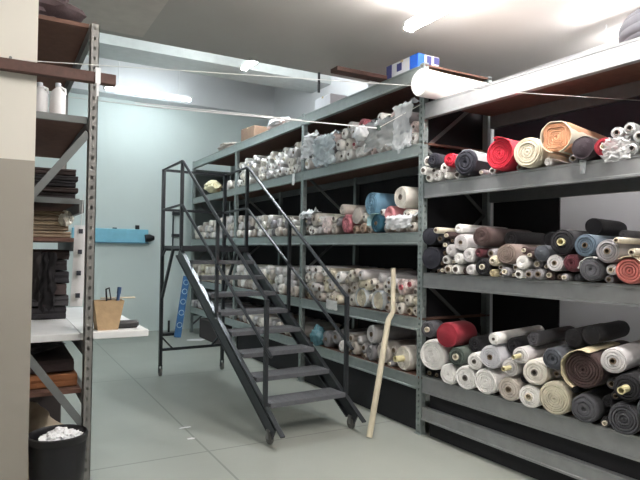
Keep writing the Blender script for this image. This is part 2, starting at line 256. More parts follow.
FILL_A_THIRD=[
(5.651, 1.7786, 0.0494, 'ltgray', 'soft', 0, 'pale grey roll, third from left in bottom row, third shelf, bay beside tube'),
(5.959, 1.8047, 0.0482, 'greige', 'hole', 0.015, 'greige roll, first from left in bottom row, third shelf, bay beside tube'),
(5.241, 1.8598, 0.05, 'gray', 'soft', 0, 'grey roll, fourth from left in second row up, third shelf, bay beside tube'),
(5.644, 1.8917, 0.0523, 'white', 'ring', 0, 'white roll, second from left in second row up, third shelf, bay beside tube'),
(5.754, 1.7702, 0.041, 'white', 'hole', -0.02, 'white roll, second from left in bottom row, third shelf, bay beside tube'),
(5.913, 1.8892, 0.0456, 'gray', 'ring', -0.02, 'grey roll, first from left in second row up, third shelf, bay beside tube'),
(5.366, 1.8983, 0.0438, 'offwhite', 'hole', 0.015, 'off-white roll, third from left in second row up, third shelf, bay beside tube'),
(5.976, 1.954, 0.0422, 'gray', 'hole', -0.02, 'grey roll, first from left in third row up, third shelf, bay beside tube'),
]
FILL_A_FOURTH=[
(5.081, 1.0433, 0.0541, 'ltgray', 'hole', 0.03, 'pale grey roll, eighth from left in bottom row, fourth shelf, bay beside tube'),
(5.189, 1.0393, 0.0501, 'cream', 'hole', -0.035, 'cream roll, seventh from left in bottom row, fourth shelf, bay beside tube'),
(5.31, 1.0539, 0.0647, 'taupelt', 'ring', -0.02, 'pale taupe roll, sixth from left in bottom row, fourth shelf, bay beside tube'),
(5.433, 1.0451, 0.0559, 'offwhite', 'hole', 0, 'off-white roll, fifth from left in bottom row, fourth shelf, bay beside tube'),
(5.55, 1.037, 0.0478, 'taupelt', 'hole', -0.035, 'pale taupe roll, fourth from left in bottom row, fourth shelf, bay beside tube'),
(5.661, 1.0435, 0.0543, 'greige', 'soft', 0, 'greige roll, third from left in bottom row, fourth shelf, bay beside tube'),
(5.785, 1.0462, 0.057, 'taupelt', 'hole', 0, 'pale taupe roll, second from left in bottom row, fourth shelf, bay beside tube'),
(5.892, 1.0338, 0.0446, 'cream', 'hole', 0, 'cream roll, first from left in bottom row, fourth shelf, bay beside tube'),
(5.956, 1.1172, 0.0577, 'greige', 'hole', 0.03, 'greige roll, first from left in second row up, fourth shelf, bay beside tube'),
(5.594, 1.1205, 0.0441, 'ltgray', 'hole', -0.02, 'pale grey roll, fourth from left in second row up, fourth shelf, bay beside tube'),
(5.141, 1.1417, 0.0587, 'ltgray', 'ring', 0, 'pale grey roll, eighth from left in second row up, fourth shelf, bay beside tube'),
(5.488, 1.1389, 0.0505, 'cream', 'soft', 0, 'cream roll, fifth from left in second row up, fourth shelf, bay beside tube'),
(5.709, 1.1437, 0.0543, 'ltgray', 'hole', -0.035, 'pale grey roll, third from left in second row up, fourth shelf, bay beside tube'),
(5.836, 1.1552, 0.0608, 'greige', 'ring', 0, 'greige roll, second from left in second row up, fourth shelf, bay beside tube'),
(5.025, 1.1385, 0.0441, 'taupelt', 'hole', 0.015, 'pale taupe roll, ninth from left in second row up, fourth shelf, bay beside tube'),
(5.259, 1.1702, 0.06, 'offwhite', 'ring', 0, 'off-white roll, seventh from left in second row up, fourth shelf, bay beside tube'),
(4.902, 1.1802, 0.0626, 'greige', 'hole', 0, 'greige roll, tenth from left in second row up, fourth shelf, bay beside tube'),
(5.385, 1.1793, 0.0582, 'ltgray', 'hole', 0, 'pale grey roll, sixth from left in second row up, fourth shelf, bay beside tube'),
(4.405, 1.2205, 0.0621, 'offwhite', 'hole', 0.03, 'off-white roll, eleventh from left in third row up, fourth shelf, bay beside tube'),
(4.689, 1.2195, 0.0557, 'cream', 'hole', 0, 'cream roll, tenth from left in third row up, fourth shelf, bay beside tube'),
(5.564, 1.2138, 0.0515, 'cream', 'hole', 0.03, 'cream roll, fourth from left in third row up, fourth shelf, bay beside tube'),
(5.064, 1.2375, 0.0597, 'taupelt', 'ring', 0.015, 'pale taupe roll, eighth from left in third row up, fourth shelf, bay beside tube'),
(5.932, 1.2328, 0.0579, 'offwhite', 'hole', 0, 'off-white roll, first from left in third row up, fourth shelf, bay beside tube'),
(4.803, 1.2284, 0.0451, 'cream', 'soft', 0, 'cream roll, ninth from left in third row up, fourth shelf, bay beside tube'),
(5.668, 1.2445, 0.052, 'taupelt', 'hole', -0.035, 'pale taupe roll, third from left in third row up, fourth shelf, bay beside tube'),
(5.189, 1.2722, 0.0613, 'white', 'hole', -0.02, 'white roll, seventh from left in third row up, fourth shelf, bay beside tube'),
(4.273, 1.2667, 0.0591, 'ltgray', 'hole', -0.035, 'pale grey roll, twelfth from left in third row up, fourth shelf, bay beside tube'),
(5.465, 1.2496, 0.0463, 'ltgray', 'ring', 0.015, 'pale grey roll, fifth from left in third row up, fourth shelf, bay beside tube'),
(5.781, 1.2564, 0.0519, 'white', 'soft', 0, 'white roll, second from left in third row up, fourth shelf, bay beside tube'),
(5.316, 1.2669, 0.0499, 'cream', 'soft', 0, 'cream roll, sixth from left in third row up, fourth shelf, bay beside tube'),
(4.951, 1.2977, 0.0621, 'offwhite', 'hole', -0.02, 'off-white roll, sixth from left in fourth row up, fourth shelf, bay beside tube'),
(4.745, 1.3146, 0.0519, 'ltgray', 'hole', -0.035, 'pale grey roll, eighth from left in fourth row up, fourth shelf, bay beside tube'),
(5.541, 1.3185, 0.0533, 'white', 'hole', 0, 'white roll, fourth from left in fourth row up, fourth shelf, bay beside tube'),
(5.864, 1.3241, 0.0527, 'ltgray', 'hole', 0, 'pale grey roll, second from left in fourth row up, fourth shelf, bay beside tube'),
(4.495, 1.2993, 0.0496, 'ltgray', 'soft', 0.03, 'pale grey roll, ninth from left in fourth row up, fourth shelf, bay beside tube'),
(5.398, 1.3187, 0.045, 'cream', 'hole', 0, 'cream roll, fifth from left in fourth row up, fourth shelf, bay beside tube'),
(4.846, 1.3315, 0.0451, 'taupelt', 'hole', -0.035, 'pale taupe roll, seventh from left in fourth row up, fourth shelf, bay beside tube'),
(5.716, 1.3315, 0.0447, 'white', 'hole', 0, 'white roll, third from left in fourth row up, fourth shelf, bay beside tube'),
(5.97, 1.3302, 0.0442, 'ltgray', 'soft', 0.015, 'pale grey roll, first from left in fourth row up, fourth shelf, bay beside tube'),
]
FILL_A_LOWEST=[
(4.748, 0.5944, 0.0449, 'ltgray', 'hole', 0.015, 'pale grey roll, fifth from left in bottom row, lowest shelf, bay beside tube'),
(5.03, 0.5969, 0.0455, 'ltgray', 'hole', 0.03, 'pale grey roll, second from left in bottom row, lowest shelf, bay beside tube'),
(4.253, 0.6474, 0.0447, 'greige', 'hole', 0.015, 'greige roll, sixth from left in bottom row, lowest shelf, bay beside tube'),
(5.105, 0.6532, 0.0447, 'ltgray', 'hole', 0.03, 'pale grey roll, first from left in bottom row, lowest shelf, bay beside tube'),
(4.805, 0.6654, 0.044, 'ltgray', 'soft', 0, 'pale grey roll, fourth from left in bottom row, lowest shelf, bay beside tube'),
(4.963, 0.6616, 0.0441, 'greige', 'hole', 0, 'greige roll, third from left in bottom row, lowest shelf, bay beside tube'),
]
FILL_B_SECOND=[
(6.176, 2.5433, 0.0491, 'ltgray', 'soft', 0, 'pale grey roll, eighteenth from left in bottom row, second shelf, middle bay'),
(6.29, 2.5542, 0.06, 'white', 'hole', 0, 'white roll, seventeenth from left in bottom row, second shelf, middle bay'),
(6.407, 2.5474, 0.0532, 'offwhite', 'hole', 0, 'off-white roll, sixteenth from left in bottom row, second shelf, middle bay'),
(6.517, 2.5449, 0.0507, 'white', 'hole', 0, 'white roll, fifteenth from left in bottom row, second shelf, middle bay'),
(6.629, 2.5537, 0.0595, 'ltgray', 'hole', -0.035, 'pale grey roll, fourteenth from left in bottom row, second shelf, middle bay'),
(6.741, 2.5433, 0.0491, 'ltgray', 'soft', -0.035, 'pale grey roll, thirteenth from left in bottom row, second shelf, middle bay'),
(6.852, 2.5526, 0.0584, 'white', 'hole', 0, 'white roll, twelfth from left in bottom row, second shelf, middle bay'),
(6.977, 2.5494, 0.0552, 'ltgray', 'soft', -0.035, 'pale grey roll, eleventh from left in bottom row, second shelf, middle bay'),
(7.101, 2.5588, 0.0646, 'ltgray', 'soft', 0, 'pale grey roll, tenth from left in bottom row, second shelf, middle bay'),
(7.233, 2.5482, 0.054, 'offwhite', 'hole', -0.035, 'off-white roll, ninth from left in bottom row, second shelf, middle bay'),
(7.347, 2.5498, 0.0556, 'offwhite', 'hole', -0.02, 'off-white roll, eighth from left in bottom row, second shelf, middle bay'),
(7.46, 2.546, 0.0518, 'white', 'soft', 0.03, 'white roll, seventh from left in bottom row, second shelf, middle bay'),
(7.564, 2.5433, 0.0491, 'ltgray', 'ring', 0.03, 'pale grey roll, sixth from left in bottom row, second shelf, middle bay'),
(7.669, 2.5437, 0.0495, 'white', 'hole', -0.035, 'white roll, fifth from left in bottom row, second shelf, middle bay'),
(7.779, 2.5557, 0.0591, 'offwhite', 'soft', -0.035, 'off-white roll, fourth from left in bottom row, second shelf, middle bay'),
(7.907, 2.5578, 0.0636, 'offwhite', 'hole', -0.02, 'off-white roll, third from left in bottom row, second shelf, middle bay'),
(8.033, 2.5432, 0.049, 'white', 'hole', 0, 'white roll, second from left in bottom row, second shelf, middle bay'),
(8.137, 2.5515, 0.0537, 'white', 'hole', -0.02, 'white roll, first from left in bottom row, second shelf, middle bay'),
(6.471, 2.6527, 0.0641, 'offwhite', 'hole', 0.015, 'off-white roll, twelfth from left in second row up, second shelf, middle bay'),
(7.617, 2.641, 0.0582, 'ltgray', 'hole', -0.02, 'pale grey roll, fourth from left in second row up, second shelf, middle bay'),
(6.211, 2.6396, 0.0509, 'ltgray', 'soft', 0, 'pale grey roll, fourteenth from left in second row up, second shelf, middle bay'),
(7.994, 2.6403, 0.0532, 'offwhite', 'ring', -0.02, 'off-white roll, second from left in second row up, second shelf, middle bay'),
(6.699, 2.6534, 0.0599, 'ltgray', 'hole', -0.02, 'pale grey roll, eleventh from left in second row up, second shelf, middle bay'),
(7.41, 2.6497, 0.0602, 'offwhite', 'soft', 0.015, 'off-white roll, fifth from left in second row up, second shelf, middle bay'),
(7.285, 2.6482, 0.0563, 'white', 'hole', 0, 'white roll, sixth from left in second row up, second shelf, middle bay'),
(6.922, 2.6444, 0.0518, 'ltgray', 'hole', 0, 'pale grey roll, ninth from left in second row up, second shelf, middle bay'),
(6.35, 2.6511, 0.0514, 'offwhite', 'soft', 0, 'off-white roll, thirteenth from left in second row up, second shelf, middle bay'),
(7.033, 2.6619, 0.0567, 'white', 'hole', 0, 'white roll, eighth from left in second row up, second shelf, middle bay'),
(7.828, 2.6681, 0.0612, 'white', 'soft', -0.035, 'white roll, third from left in second row up, second shelf, middle bay'),
(7.166, 2.6611, 0.0544, 'ltgray', 'ring', 0, 'pale grey roll, seventh from left in second row up, second shelf, middle bay'),
(8.115, 2.666, 0.0606, 'white', 'hole', 0.015, 'white roll, first from left in second row up, second shelf, middle bay'),
(6.815, 2.6681, 0.0542, 'white', 'soft', -0.02, 'white roll, tenth from left in second row up, second shelf, middle bay'),
(6.588, 2.7092, 0.0624, 'white', 'ring', 0, 'white roll, eleventh from left in third row up, second shelf, middle bay'),
(7.522, 2.7174, 0.0614, 'white', 'ring', -0.035, 'white roll, fifth from left in third row up, second shelf, middle bay'),
(7.712, 2.6986, 0.0505, 'white', 'ring', 0.015, 'white roll, third from left in third row up, second shelf, middle bay'),
(6.263, 2.7449, 0.0642, 'ltgray', 'hole', -0.035, 'pale grey roll, thirteenth from left in third row up, second shelf, middle bay'),
(7.933, 2.7372, 0.0587, 'ltgray', 'ring', 0, 'pale grey roll, second from left in third row up, second shelf, middle bay'),
(6.4, 2.7586, 0.0604, 'ltgray', 'soft', -0.02, 'pale grey roll, twelfth from left in third row up, second shelf, middle bay'),
(6.894, 2.7533, 0.0583, 'white', 'ring', 0.015, 'white roll, ninth from left in third row up, second shelf, middle bay'),
(7.343, 2.7474, 0.0559, 'offwhite', 'hole', 0.015, 'off-white roll, sixth from left in third row up, second shelf, middle bay'),
(6.749, 2.763, 0.058, 'white', 'hole', 0, 'white roll, tenth from left in third row up, second shelf, middle bay'),
(7.104, 2.7648, 0.0643, 'white', 'hole', 0, 'white roll, eighth from left in third row up, second shelf, middle bay'),
(8.054, 2.7781, 0.0644, 'white', 'hole', 0, 'white roll, first from left in third row up, second shelf, middle bay'),
(7.227, 2.7523, 0.0529, 'offwhite', 'soft', -0.035, 'off-white roll, seventh from left in third row up, second shelf, middle bay'),
(7.633, 2.7708, 0.0538, 'ltgray', 'soft', -0.035, 'pale grey roll, fourth from left in third row up, second shelf, middle bay'),
(7.781, 2.7839, 0.0571, 'ltgray', 'ring', 0, 'pale grey roll, third from left in fourth row up, second shelf, middle bay'),
(6.513, 2.7959, 0.0495, 'ltgray', 'hole', 0.03, 'pale grey roll, eighth from left in fourth row up, second shelf, middle bay'),
(7.445, 2.8017, 0.0499, 'ltgray', 'hole', -0.02, 'pale grey roll, fifth from left in fourth row up, second shelf, middle bay'),
(6.638, 2.8182, 0.0552, 'white', 'hole', 0.015, 'white roll, seventh from left in fourth row up, second shelf, middle bay'),
(6.182, 2.8378, 0.0566, 'offwhite', 'soft', 0.03, 'off-white roll, tenth from left in fourth row up, second shelf, middle bay'),
(6.989, 2.8176, 0.0539, 'offwhite', 'soft', 0, 'off-white roll, sixth from left in fourth row up, second shelf, middle bay'),
(8.161, 2.8278, 0.0506, 'offwhite', 'soft', 0.015, 'off-white roll, first from left in fourth row up, second shelf, middle bay'),
(7.889, 2.849, 0.0589, 'white', 'soft', 0, 'white roll, second from left in fourth row up, second shelf, middle bay'),
(7.545, 2.8421, 0.0554, 'white', 'hole', -0.02, 'white roll, fourth from left in fourth row up, second shelf, middle bay'),
(6.322, 2.8445, 0.049, 'offwhite', 'hole', 0.03, 'off-white roll, ninth from left in fourth row up, second shelf, middle bay'),
]
FAR_ROLLS=[
(6.189, 1.79, 0.0608, 'offwhite', 'soft', -0.035),
(6.314, 1.7823, 0.0531, 'white', 'hole', 0.03),
(6.435, 1.7895, 0.0603, 'offwhite', 'ring', 0.03),
(6.557, 1.7794, 0.0502, 'greige', 'hole', 0),
(6.674, 1.7886, 0.0594, 'taupelt', 'hole', -0.035),
(6.793, 1.786, 0.0568, 'offwhite', 'hole', 0),
(6.907, 1.7816, 0.0524, 'gray', 'ring', 0),
(7.024, 1.7837, 0.0545, 'white', 'hole', 0),
(7.136, 1.7808, 0.0516, 'gray', 'hole', 0.015),
(7.245, 1.7784, 0.0492, 'white', 'hole', -0.035),
(7.361, 1.7844, 0.0552, 'offwhite', 'hole', 0),
(7.477, 1.7798, 0.0506, 'gray', 'hole', 0.03),
(7.601, 1.7888, 0.0596, 'taupelt', 'hole', 0.015),
(7.724, 1.7812, 0.052, 'white', 'hole', -0.02),
(7.837, 1.783, 0.0538, 'greige', 'soft', -0.035),
(7.955, 1.7816, 0.0524, 'taupelt', 'hole', 0.015),
(8.07, 1.7887, 0.0595, 'offwhite', 'hole', -0.035),
(7.197, 1.88, 0.061, 'offwhite', 'soft', -0.02),
(6.515, 1.8836, 0.0599, 'gray', 'hole', 0),
(8.153, 1.8807, 0.0615, 'ltgray', 'hole', 0.015),
(6.857, 1.8864, 0.0599, 'gray', 'soft', -0.035),
(7.427, 1.8728, 0.0523, 'ltgray', 'ring', 0.015),
(7.776, 1.8873, 0.0637, 'gray', 'ring', -0.02),
(6.262, 1.8761, 0.0497, 'white', 'soft', -0.035),
(7.914, 1.893, 0.0637, 'greige', 'hole', 0.03),
(7.065, 1.8954, 0.062, 'greige', 'soft', 0),
(6.384, 1.9058, 0.0643, 'taupelt', 'hole', 0),
(6.727, 1.9028, 0.0642, 'ltgray', 'ring', 0),
(7.316, 1.8843, 0.052, 'greige', 'ring', 0.03),
(7.541, 1.891, 0.0565, 'offwhite', 'soft', 0.03),
(8.034, 1.9128, 0.0559, 'ltgray', 'hole', 0),
(7.65, 1.946, 0.063, 'taupelt', 'hole', 0),
(6.181, 1.9523, 0.0589, 'white', 'hole', 0.03),
(6.955, 1.9593, 0.0595, 'white', 'ring', -0.035),
(6.612, 1.9438, 0.0521, 'offwhite', 'hole', 0.015),
(7.374, 1.9739, 0.0521, 'ltgray', 'hole', 0),
(7.255, 1.978, 0.0506, 'offwhite', 'hole', 0),
(7.839, 1.9918, 0.0559, 'ltgray', 'hole', -0.02),
(7.479, 1.9809, 0.0499, 'white', 'hole', 0.03),
(8.111, 2.0032, 0.0603, 'taupelt', 'hole', 0),
(7.967, 2.0023, 0.0539, 'offwhite', 'hole', 0.03),
(6.194, 1.0527, 0.0635, 'taupelt', 'hole', -0.035),
(6.323, 1.0462, 0.057, 'greige', 'hole', -0.035),
(6.449, 1.0481, 0.0589, 'ltgray', 'hole', 0.03),
(6.581, 1.0578, 0.0686, 'offwhite', 'ring', -0.035),
(6.717, 1.0517, 0.0625, 'ltgray', 'soft', 0.015),
(6.847, 1.0535, 0.0643, 'ltgray', 'soft', 0),
(6.971, 1.0461, 0.0569, 'offwhite', 'hole', 0.03),
(7.096, 1.0499, 0.0607, 'white', 'hole', 0.03),
(7.214, 1.0407, 0.0515, 'offwhite', 'soft', -0.035),
(7.327, 1.042, 0.0528, 'cream', 'hole', 0),
(7.446, 1.0453, 0.0561, 'ltgray', 'hole', -0.035),
(7.57, 1.0431, 0.0539, 'taupelt', 'soft', 0),
(7.697, 1.0524, 0.0632, 'taupelt', 'hole', 0),
(7.824, 1.0451, 0.0559, 'taupelt', 'hole', 0),
(7.959, 1.0565, 0.0673, 'white', 'hole', 0),
(8.092, 1.0519, 0.0627, 'taupelt', 'ring', 0),
(7.259, 1.1504, 0.0646, 'offwhite', 'hole', 0),
(7.382, 1.1356, 0.0518, 'ltgray', 'ring', -0.035),
(7.514, 1.1355, 0.0517, 'taupelt', 'hole', 0.015),
(6.27, 1.1407, 0.0491, 'ltgray', 'ring', -0.02),
(6.384, 1.1485, 0.0585, 'ltgray', 'hole', 0),
(7.622, 1.1436, 0.0524, 'cream', 'soft', 0.015),
(7.025, 1.1588, 0.0657, 'cream', 'ring', 0.015),
(7.768, 1.1477, 0.0534, 'taupelt', 'hole', 0),
(8.159, 1.1522, 0.0554, 'ltgray', 'soft', -0.02),
(7.877, 1.1426, 0.0497, 'white', 'ring', 0),
(6.773, 1.1636, 0.0603, 'white', 'hole', 0),
(6.506, 1.1594, 0.0555, 'ltgray', 'hole', 0),
(8.037, 1.162, 0.058, 'offwhite', 'hole', 0.03),
(6.642, 1.1762, 0.0622, 'white', 'hole', -0.02),
(6.901, 1.2181, 0.0686, 'taupelt', 'soft', -0.02),
(7.147, 1.2262, 0.0679, 'offwhite', 'soft', -0.035),
(6.174, 1.1762, 0.0507, 'greige', 'soft', 0.03),
(7.44, 1.2234, 0.0508, 'ltgray', 'hole', -0.035),
(7.687, 1.2436, 0.0647, 'offwhite', 'hole', -0.035),
(7.56, 1.2355, 0.0556, 'ltgray', 'hole', 0),
(7.935, 1.2457, 0.0663, 'white', 'hole', 0.03),
(6.3, 1.2433, 0.0555, 'ltgray', 'ring', -0.02),
(7.332, 1.2496, 0.0561, 'ltgray', 'hole', 0),
(6.437, 1.2478, 0.0515, 'ltgray', 'ring', 0.015),
(8.105, 1.2588, 0.0577, 'white', 'hole', -0.02),
(7.806, 1.2465, 0.0501, 'white', 'hole', 0.03),
(6.548, 1.2734, 0.0602, 'white', 'hole', 0),
(6.722, 1.2758, 0.0605, 'ltgray', 'hole', -0.02),
(6.182, 1.2849, 0.0559, 'ltgray', 'ring', 0.03),
(7.017, 1.2851, 0.0585, 'white', 'hole', -0.02),
(6.19, 0.5555, 0.0663, 'offwhite', 'hole', 0),
(6.336, 0.5572, 0.068, 'offwhite', 'hole', 0),
(6.485, 0.5582, 0.069, 'offwhite', 'ring', 0),
(6.635, 0.5626, 0.0734, 'greige', 'hole', -0.035),
(6.769, 0.5457, 0.0565, 'gray', 'hole', 0),
(6.902, 0.5527, 0.0635, 'ltgray', 'hole', 0.03),
(7.037, 0.5552, 0.066, 'ltgray', 'soft', 0),
(7.179, 0.5607, 0.0715, 'offwhite', 'hole', -0.035),
(7.323, 0.5585, 0.0693, 'greige', 'hole', 0),
(7.469, 0.5567, 0.0675, 'ltgray', 'hole', 0),
(7.611, 0.5612, 0.072, 'offwhite', 'hole', -0.035),
(7.745, 0.5464, 0.0572, 'gray', 'ring', 0),
(7.874, 0.5558, 0.0666, 'greige', 'hole', 0),
(8.013, 0.5547, 0.0655, 'gray', 'hole', 0),
(8.143, 0.5718, 0.0639, 'greige', 'hole', 0.03),
(8.388, 2.5598, 0.0656, 'offwhite', 'hole', 0.015),
(8.527, 2.5634, 0.0692, 'offwhite', 'hole', -0.035),
(8.676, 2.5608, 0.0666, 'white', 'hole', 0.015),
(8.822, 2.5608, 0.0666, 'offwhite', 'soft', 0),
(8.378, 1.7835, 0.0543, 'greige', 'hole', 0),
(8.502, 1.7937, 0.0645, 'ltgray', 'soft', 0.015),
(8.628, 1.7891, 0.0599, 'offwhite', 'hole', 0),
(8.758, 1.7857, 0.0565, 'offwhite', 'hole', 0),
(8.893, 1.7959, 0.0667, 'ltgray', 'ring', 0),
(9.018, 1.7832, 0.054, 'ltgray', 'hole', 0.015),
(9.142, 1.7863, 0.0571, 'ltgray', 'hole', -0.035),
(9.263, 1.7862, 0.057, 'offwhite', 'hole', -0.02),
(9.385, 1.7845, 0.0553, 'offwhite', 'hole', 0.015),
(9.503, 1.7864, 0.0572, 'ltgray', 'ring', 0.03),
(9.626, 1.7894, 0.0602, 'ltgray', 'hole', 0),
(9.75, 1.7854, 0.0562, 'offwhite', 'soft', -0.035),
(9.873, 1.7878, 0.0586, 'offwhite', 'hole', 0),
(9.996, 1.7879, 0.0587, 'offwhite', 'hole', 0.015),
(10.133, 1.7976, 0.0684, 'offwhite', 'hole', 0),
(10.276, 1.7928, 0.0636, 'offwhite', 'ring', 0),
(9.074, 1.8907, 0.0647, 'ltgray', 'ring', 0),
(9.327, 1.8802, 0.0544, 'ltgray', 'hole', 0.03),
(8.418, 1.9013, 0.0679, 'greige', 'ring', 0),
(10.363, 1.8753, 0.0541, 'offwhite', 'hole', 0.015),
(8.694, 1.8897, 0.058, 'ltgray', 'soft', -0.035),
(9.206, 1.8856, 0.0551, 'greige', 'hole', -0.02),
(9.697, 1.9002, 0.0677, 'ltgray', 'hole', 0),
(9.446, 1.8902, 0.059, 'ltgray', 'hole', 0),
(8.573, 1.8941, 0.0564, 'greige', 'hole', 0),
(9.936, 1.8985, 0.0649, 'greige', 'hole', 0.03),
(8.816, 1.9028, 0.0622, 'ltgray', 'hole', -0.035),
(9.569, 1.8938, 0.0562, 'offwhite', 'hole', 0),
(10.208, 1.9068, 0.0615, 'ltgray', 'hole', 0.015),
(10.067, 1.9136, 0.0625, 'greige', 'hole', 0),
(8.951, 1.9071, 0.0563, 'greige', 'hole', -0.035),
(9.821, 1.961, 0.0635, 'greige', 'hole', 0),
(9.273, 1.9784, 0.0552, 'offwhite', 'hole', 0.015),
(9.152, 1.9882, 0.0579, 'greige', 'ring', 0),
(8.635, 1.9912, 0.0563, 'ltgray', 'hole', 0),
(8.5, 2.013, 0.068, 'ltgray', 'hole', 0),
(8.757, 2.0147, 0.0618, 'offwhite', 'hole', 0),
(8.883, 2.0052, 0.0578, 'greige', 'soft', -0.02),
(9.018, 1.9998, 0.0554, 'offwhite', 'hole', 0.03),
(9.388, 1.99, 0.0539, 'offwhite', 'hole', -0.035),
(8.39, 1.0512, 0.062, 'greige', 'hole', 0.015),
(8.526, 1.0521, 0.0629, 'greige', 'hole', 0),
(8.657, 1.0533, 0.0641, 'greige', 'hole', 0.015),
(8.79, 1.0528, 0.0636, 'cream', 'hole', -0.035),
(8.934, 1.0605, 0.0713, 'cream', 'hole', 0),
(9.09, 1.0608, 0.0716, 'offwhite', 'ring', -0.02),
(9.247, 1.0601, 0.0709, 'greige', 'hole', -0.02),
(9.395, 1.059, 0.0698, 'cream', 'ring', 0),
(9.543, 1.0619, 0.0727, 'cream', 'ring', 0),
(9.687, 1.0557, 0.0665, 'greige', 'hole', 0),
(9.82, 1.0526, 0.0634, 'cream', 'ring', -0.02),
(9.965, 1.0601, 0.0709, 'cream', 'ring', 0.015),
(10.111, 1.0535, 0.0643, 'offwhite', 'hole', -0.02),
(10.249, 1.0537, 0.0645, 'cream', 'hole', 0.03),
(10.35, 1.143, 0.0679, 'greige', 'ring', 0),
(8.449, 1.159, 0.0589, 'greige', 'hole', 0),
(8.587, 1.1702, 0.0676, 'offwhite', 'ring', 0),
(8.734, 1.1767, 0.07, 'greige', 'hole', 0),
(9.76, 1.1749, 0.0704, 'cream', 'ring', 0.03),
(10.179, 1.1607, 0.0601, 'cream', 'ring', 0.015),
(9.014, 1.1867, 0.0732, 'cream', 'hole', 0),
(9.168, 1.171, 0.0612, 'offwhite', 'soft', 0),
(9.319, 1.1862, 0.0722, 'offwhite', 'hole', 0),
(10.037, 1.1839, 0.0699, 'greige', 'hole', -0.02),
(9.468, 1.1785, 0.0633, 'greige', 'hole', 0),
(9.618, 1.1783, 0.0634, 'offwhite', 'soft', 0),
(9.898, 1.2257, 0.0727, 'cream', 'hole', 0),
(8.87, 1.1931, 0.0647, 'greige', 'hole', 0),
(10.264, 1.251, 0.0619, 'greige', 'soft', -0.035),
(8.381, 1.259, 0.0598, 'cream', 'hole', -0.02),
(8.387, 0.5543, 0.0651, 'ltgray', 'soft', -0.02),
(8.53, 0.5591, 0.0699, 'gray', 'hole', -0.02),
(8.676, 0.5579, 0.0687, 'gray', 'ring', -0.02),
(8.824, 0.555, 0.0658, 'ltgray', 'hole', 0),
(8.971, 0.5622, 0.073, 'gray', 'hole', -0.035),
(9.115, 0.5559, 0.0667, 'gray', 'ring', -0.035),
(9.259, 0.556, 0.0668, 'gray', 'hole', 0),
(9.408, 0.5614, 0.0722, 'ltgray', 'hole', 0.03),
(9.567, 0.5638, 0.0746, 'gray', 'hole', 0),
(9.72, 0.5593, 0.0701, 'ltgray', 'soft', 0),
(9.876, 0.5624, 0.0732, 'ltgray', 'hole', 0),
(10.026, 0.5546, 0.0654, 'ltgray', 'ring', 0),
(10.164, 0.5545, 0.0653, 'gray', 'hole', -0.035),
(10.298, 0.5542, 0.065, 'ltgray', 'ring', -0.035),
]
import bpy, math, random
from mathutils import Vector, Matrix, noise
R = math.radians
C = bpy.context.scene.collection
rng = random.Random(11)

# ------------------------------------------------------------ materials
def lin(c):
    f = lambda v: v/12.92 if v <= .04045 else ((v+.055)/1.055)**2.4
    return tuple(f(x/255.0) for x in c) + (1.0,)

MATS = {}
def mat(name, rgb, rough=.6, metal=0.0, var=.06, scale=9.0, bump=.0, bscale=60.0, coat=0.0, sheen=0.0):
    if name in MATS: return MATS[name]
    m = bpy.data.materials.new(name); m.use_nodes = True
    nt = m.node_tree; b = nt.nodes['Principled BSDF']
    b.inputs['Roughness'].default_value = rough; b.inputs['Metallic'].default_value = metal
    b.inputs['Coat Weight'].default_value = coat; b.inputs['Sheen Weight'].default_value = sheen
    tc = nt.nodes.new('ShaderNodeTexCoord'); n = nt.nodes.new('ShaderNodeTexNoise')
    n.inputs['Scale'].default_value = scale; n.inputs['Detail'].default_value = 5
    nt.links.new(tc.outputs['Object'], n.inputs['Vector'])
    mr = nt.nodes.new('ShaderNodeMapRange'); mr.inputs['From Min'].default_value = .3; mr.inputs['From Max'].default_value = .7
    mr.inputs['To Min'].default_value = 1-var; mr.inputs['To Max'].default_value = 1+var
    nt.links.new(n.outputs['Fac'], mr.inputs['Value'])
    mx = nt.nodes.new('ShaderNodeMix'); mx.data_type = 'RGBA'; mx.blend_type = 'MULTIPLY'; mx.inputs[0].default_value = 1
    mx.inputs[6].default_value = lin(rgb)
    nt.links.new(mr.outputs['Result'], mx.inputs[7]); nt.links.new(mx.outputs[2], b.inputs['Base Color'])
    if bump:
        n2 = nt.nodes.new('ShaderNodeTexNoise'); n2.inputs['Scale'].default_value = bscale; n2.inputs['Detail'].default_value = 3
        nt.links.new(tc.outputs['Object'], n2.inputs['Vector'])
        bp = nt.nodes.new('ShaderNodeBump'); bp.inputs['Strength'].default_value = bump; bp.inputs['Distance'].default_value = .01
        nt.links.new(n2.outputs['Fac'], bp.inputs['Height']); nt.links.new(bp.outputs['Normal'], b.inputs['Normal'])
    MATS[name] = m; return m

def glow(name, rgb, strength):
    m = bpy.data.materials.new(name); m.use_nodes = True; nt = m.node_tree
    nt.nodes.clear(); e = nt.nodes.new('ShaderNodeEmission'); o = nt.nodes.new('ShaderNodeOutputMaterial')
    e.inputs['Color'].default_value = lin(rgb); e.inputs['Strength'].default_value = strength
    nt.links.new(e.outputs[0], o.inputs[0]); return m

def film(name, rgb, clear):
    m = bpy.data.materials.new(name); m.use_nodes = True; nt = m.node_tree
    b = nt.nodes['Principled BSDF']; b.inputs['Base Color'].default_value = lin(rgb); b.inputs['Roughness'].default_value = .22
    t = nt.nodes.new('ShaderNodeBsdfTransparent'); mx = nt.nodes.new('ShaderNodeMixShader'); mx.inputs[0].default_value = 1-clear
    nt.links.new(t.outputs[0], mx.inputs[1]); nt.links.new(b.outputs[0], mx.inputs[2])
    nt.links.new(mx.outputs[0], nt.nodes['Material Output'].inputs[0]); return m

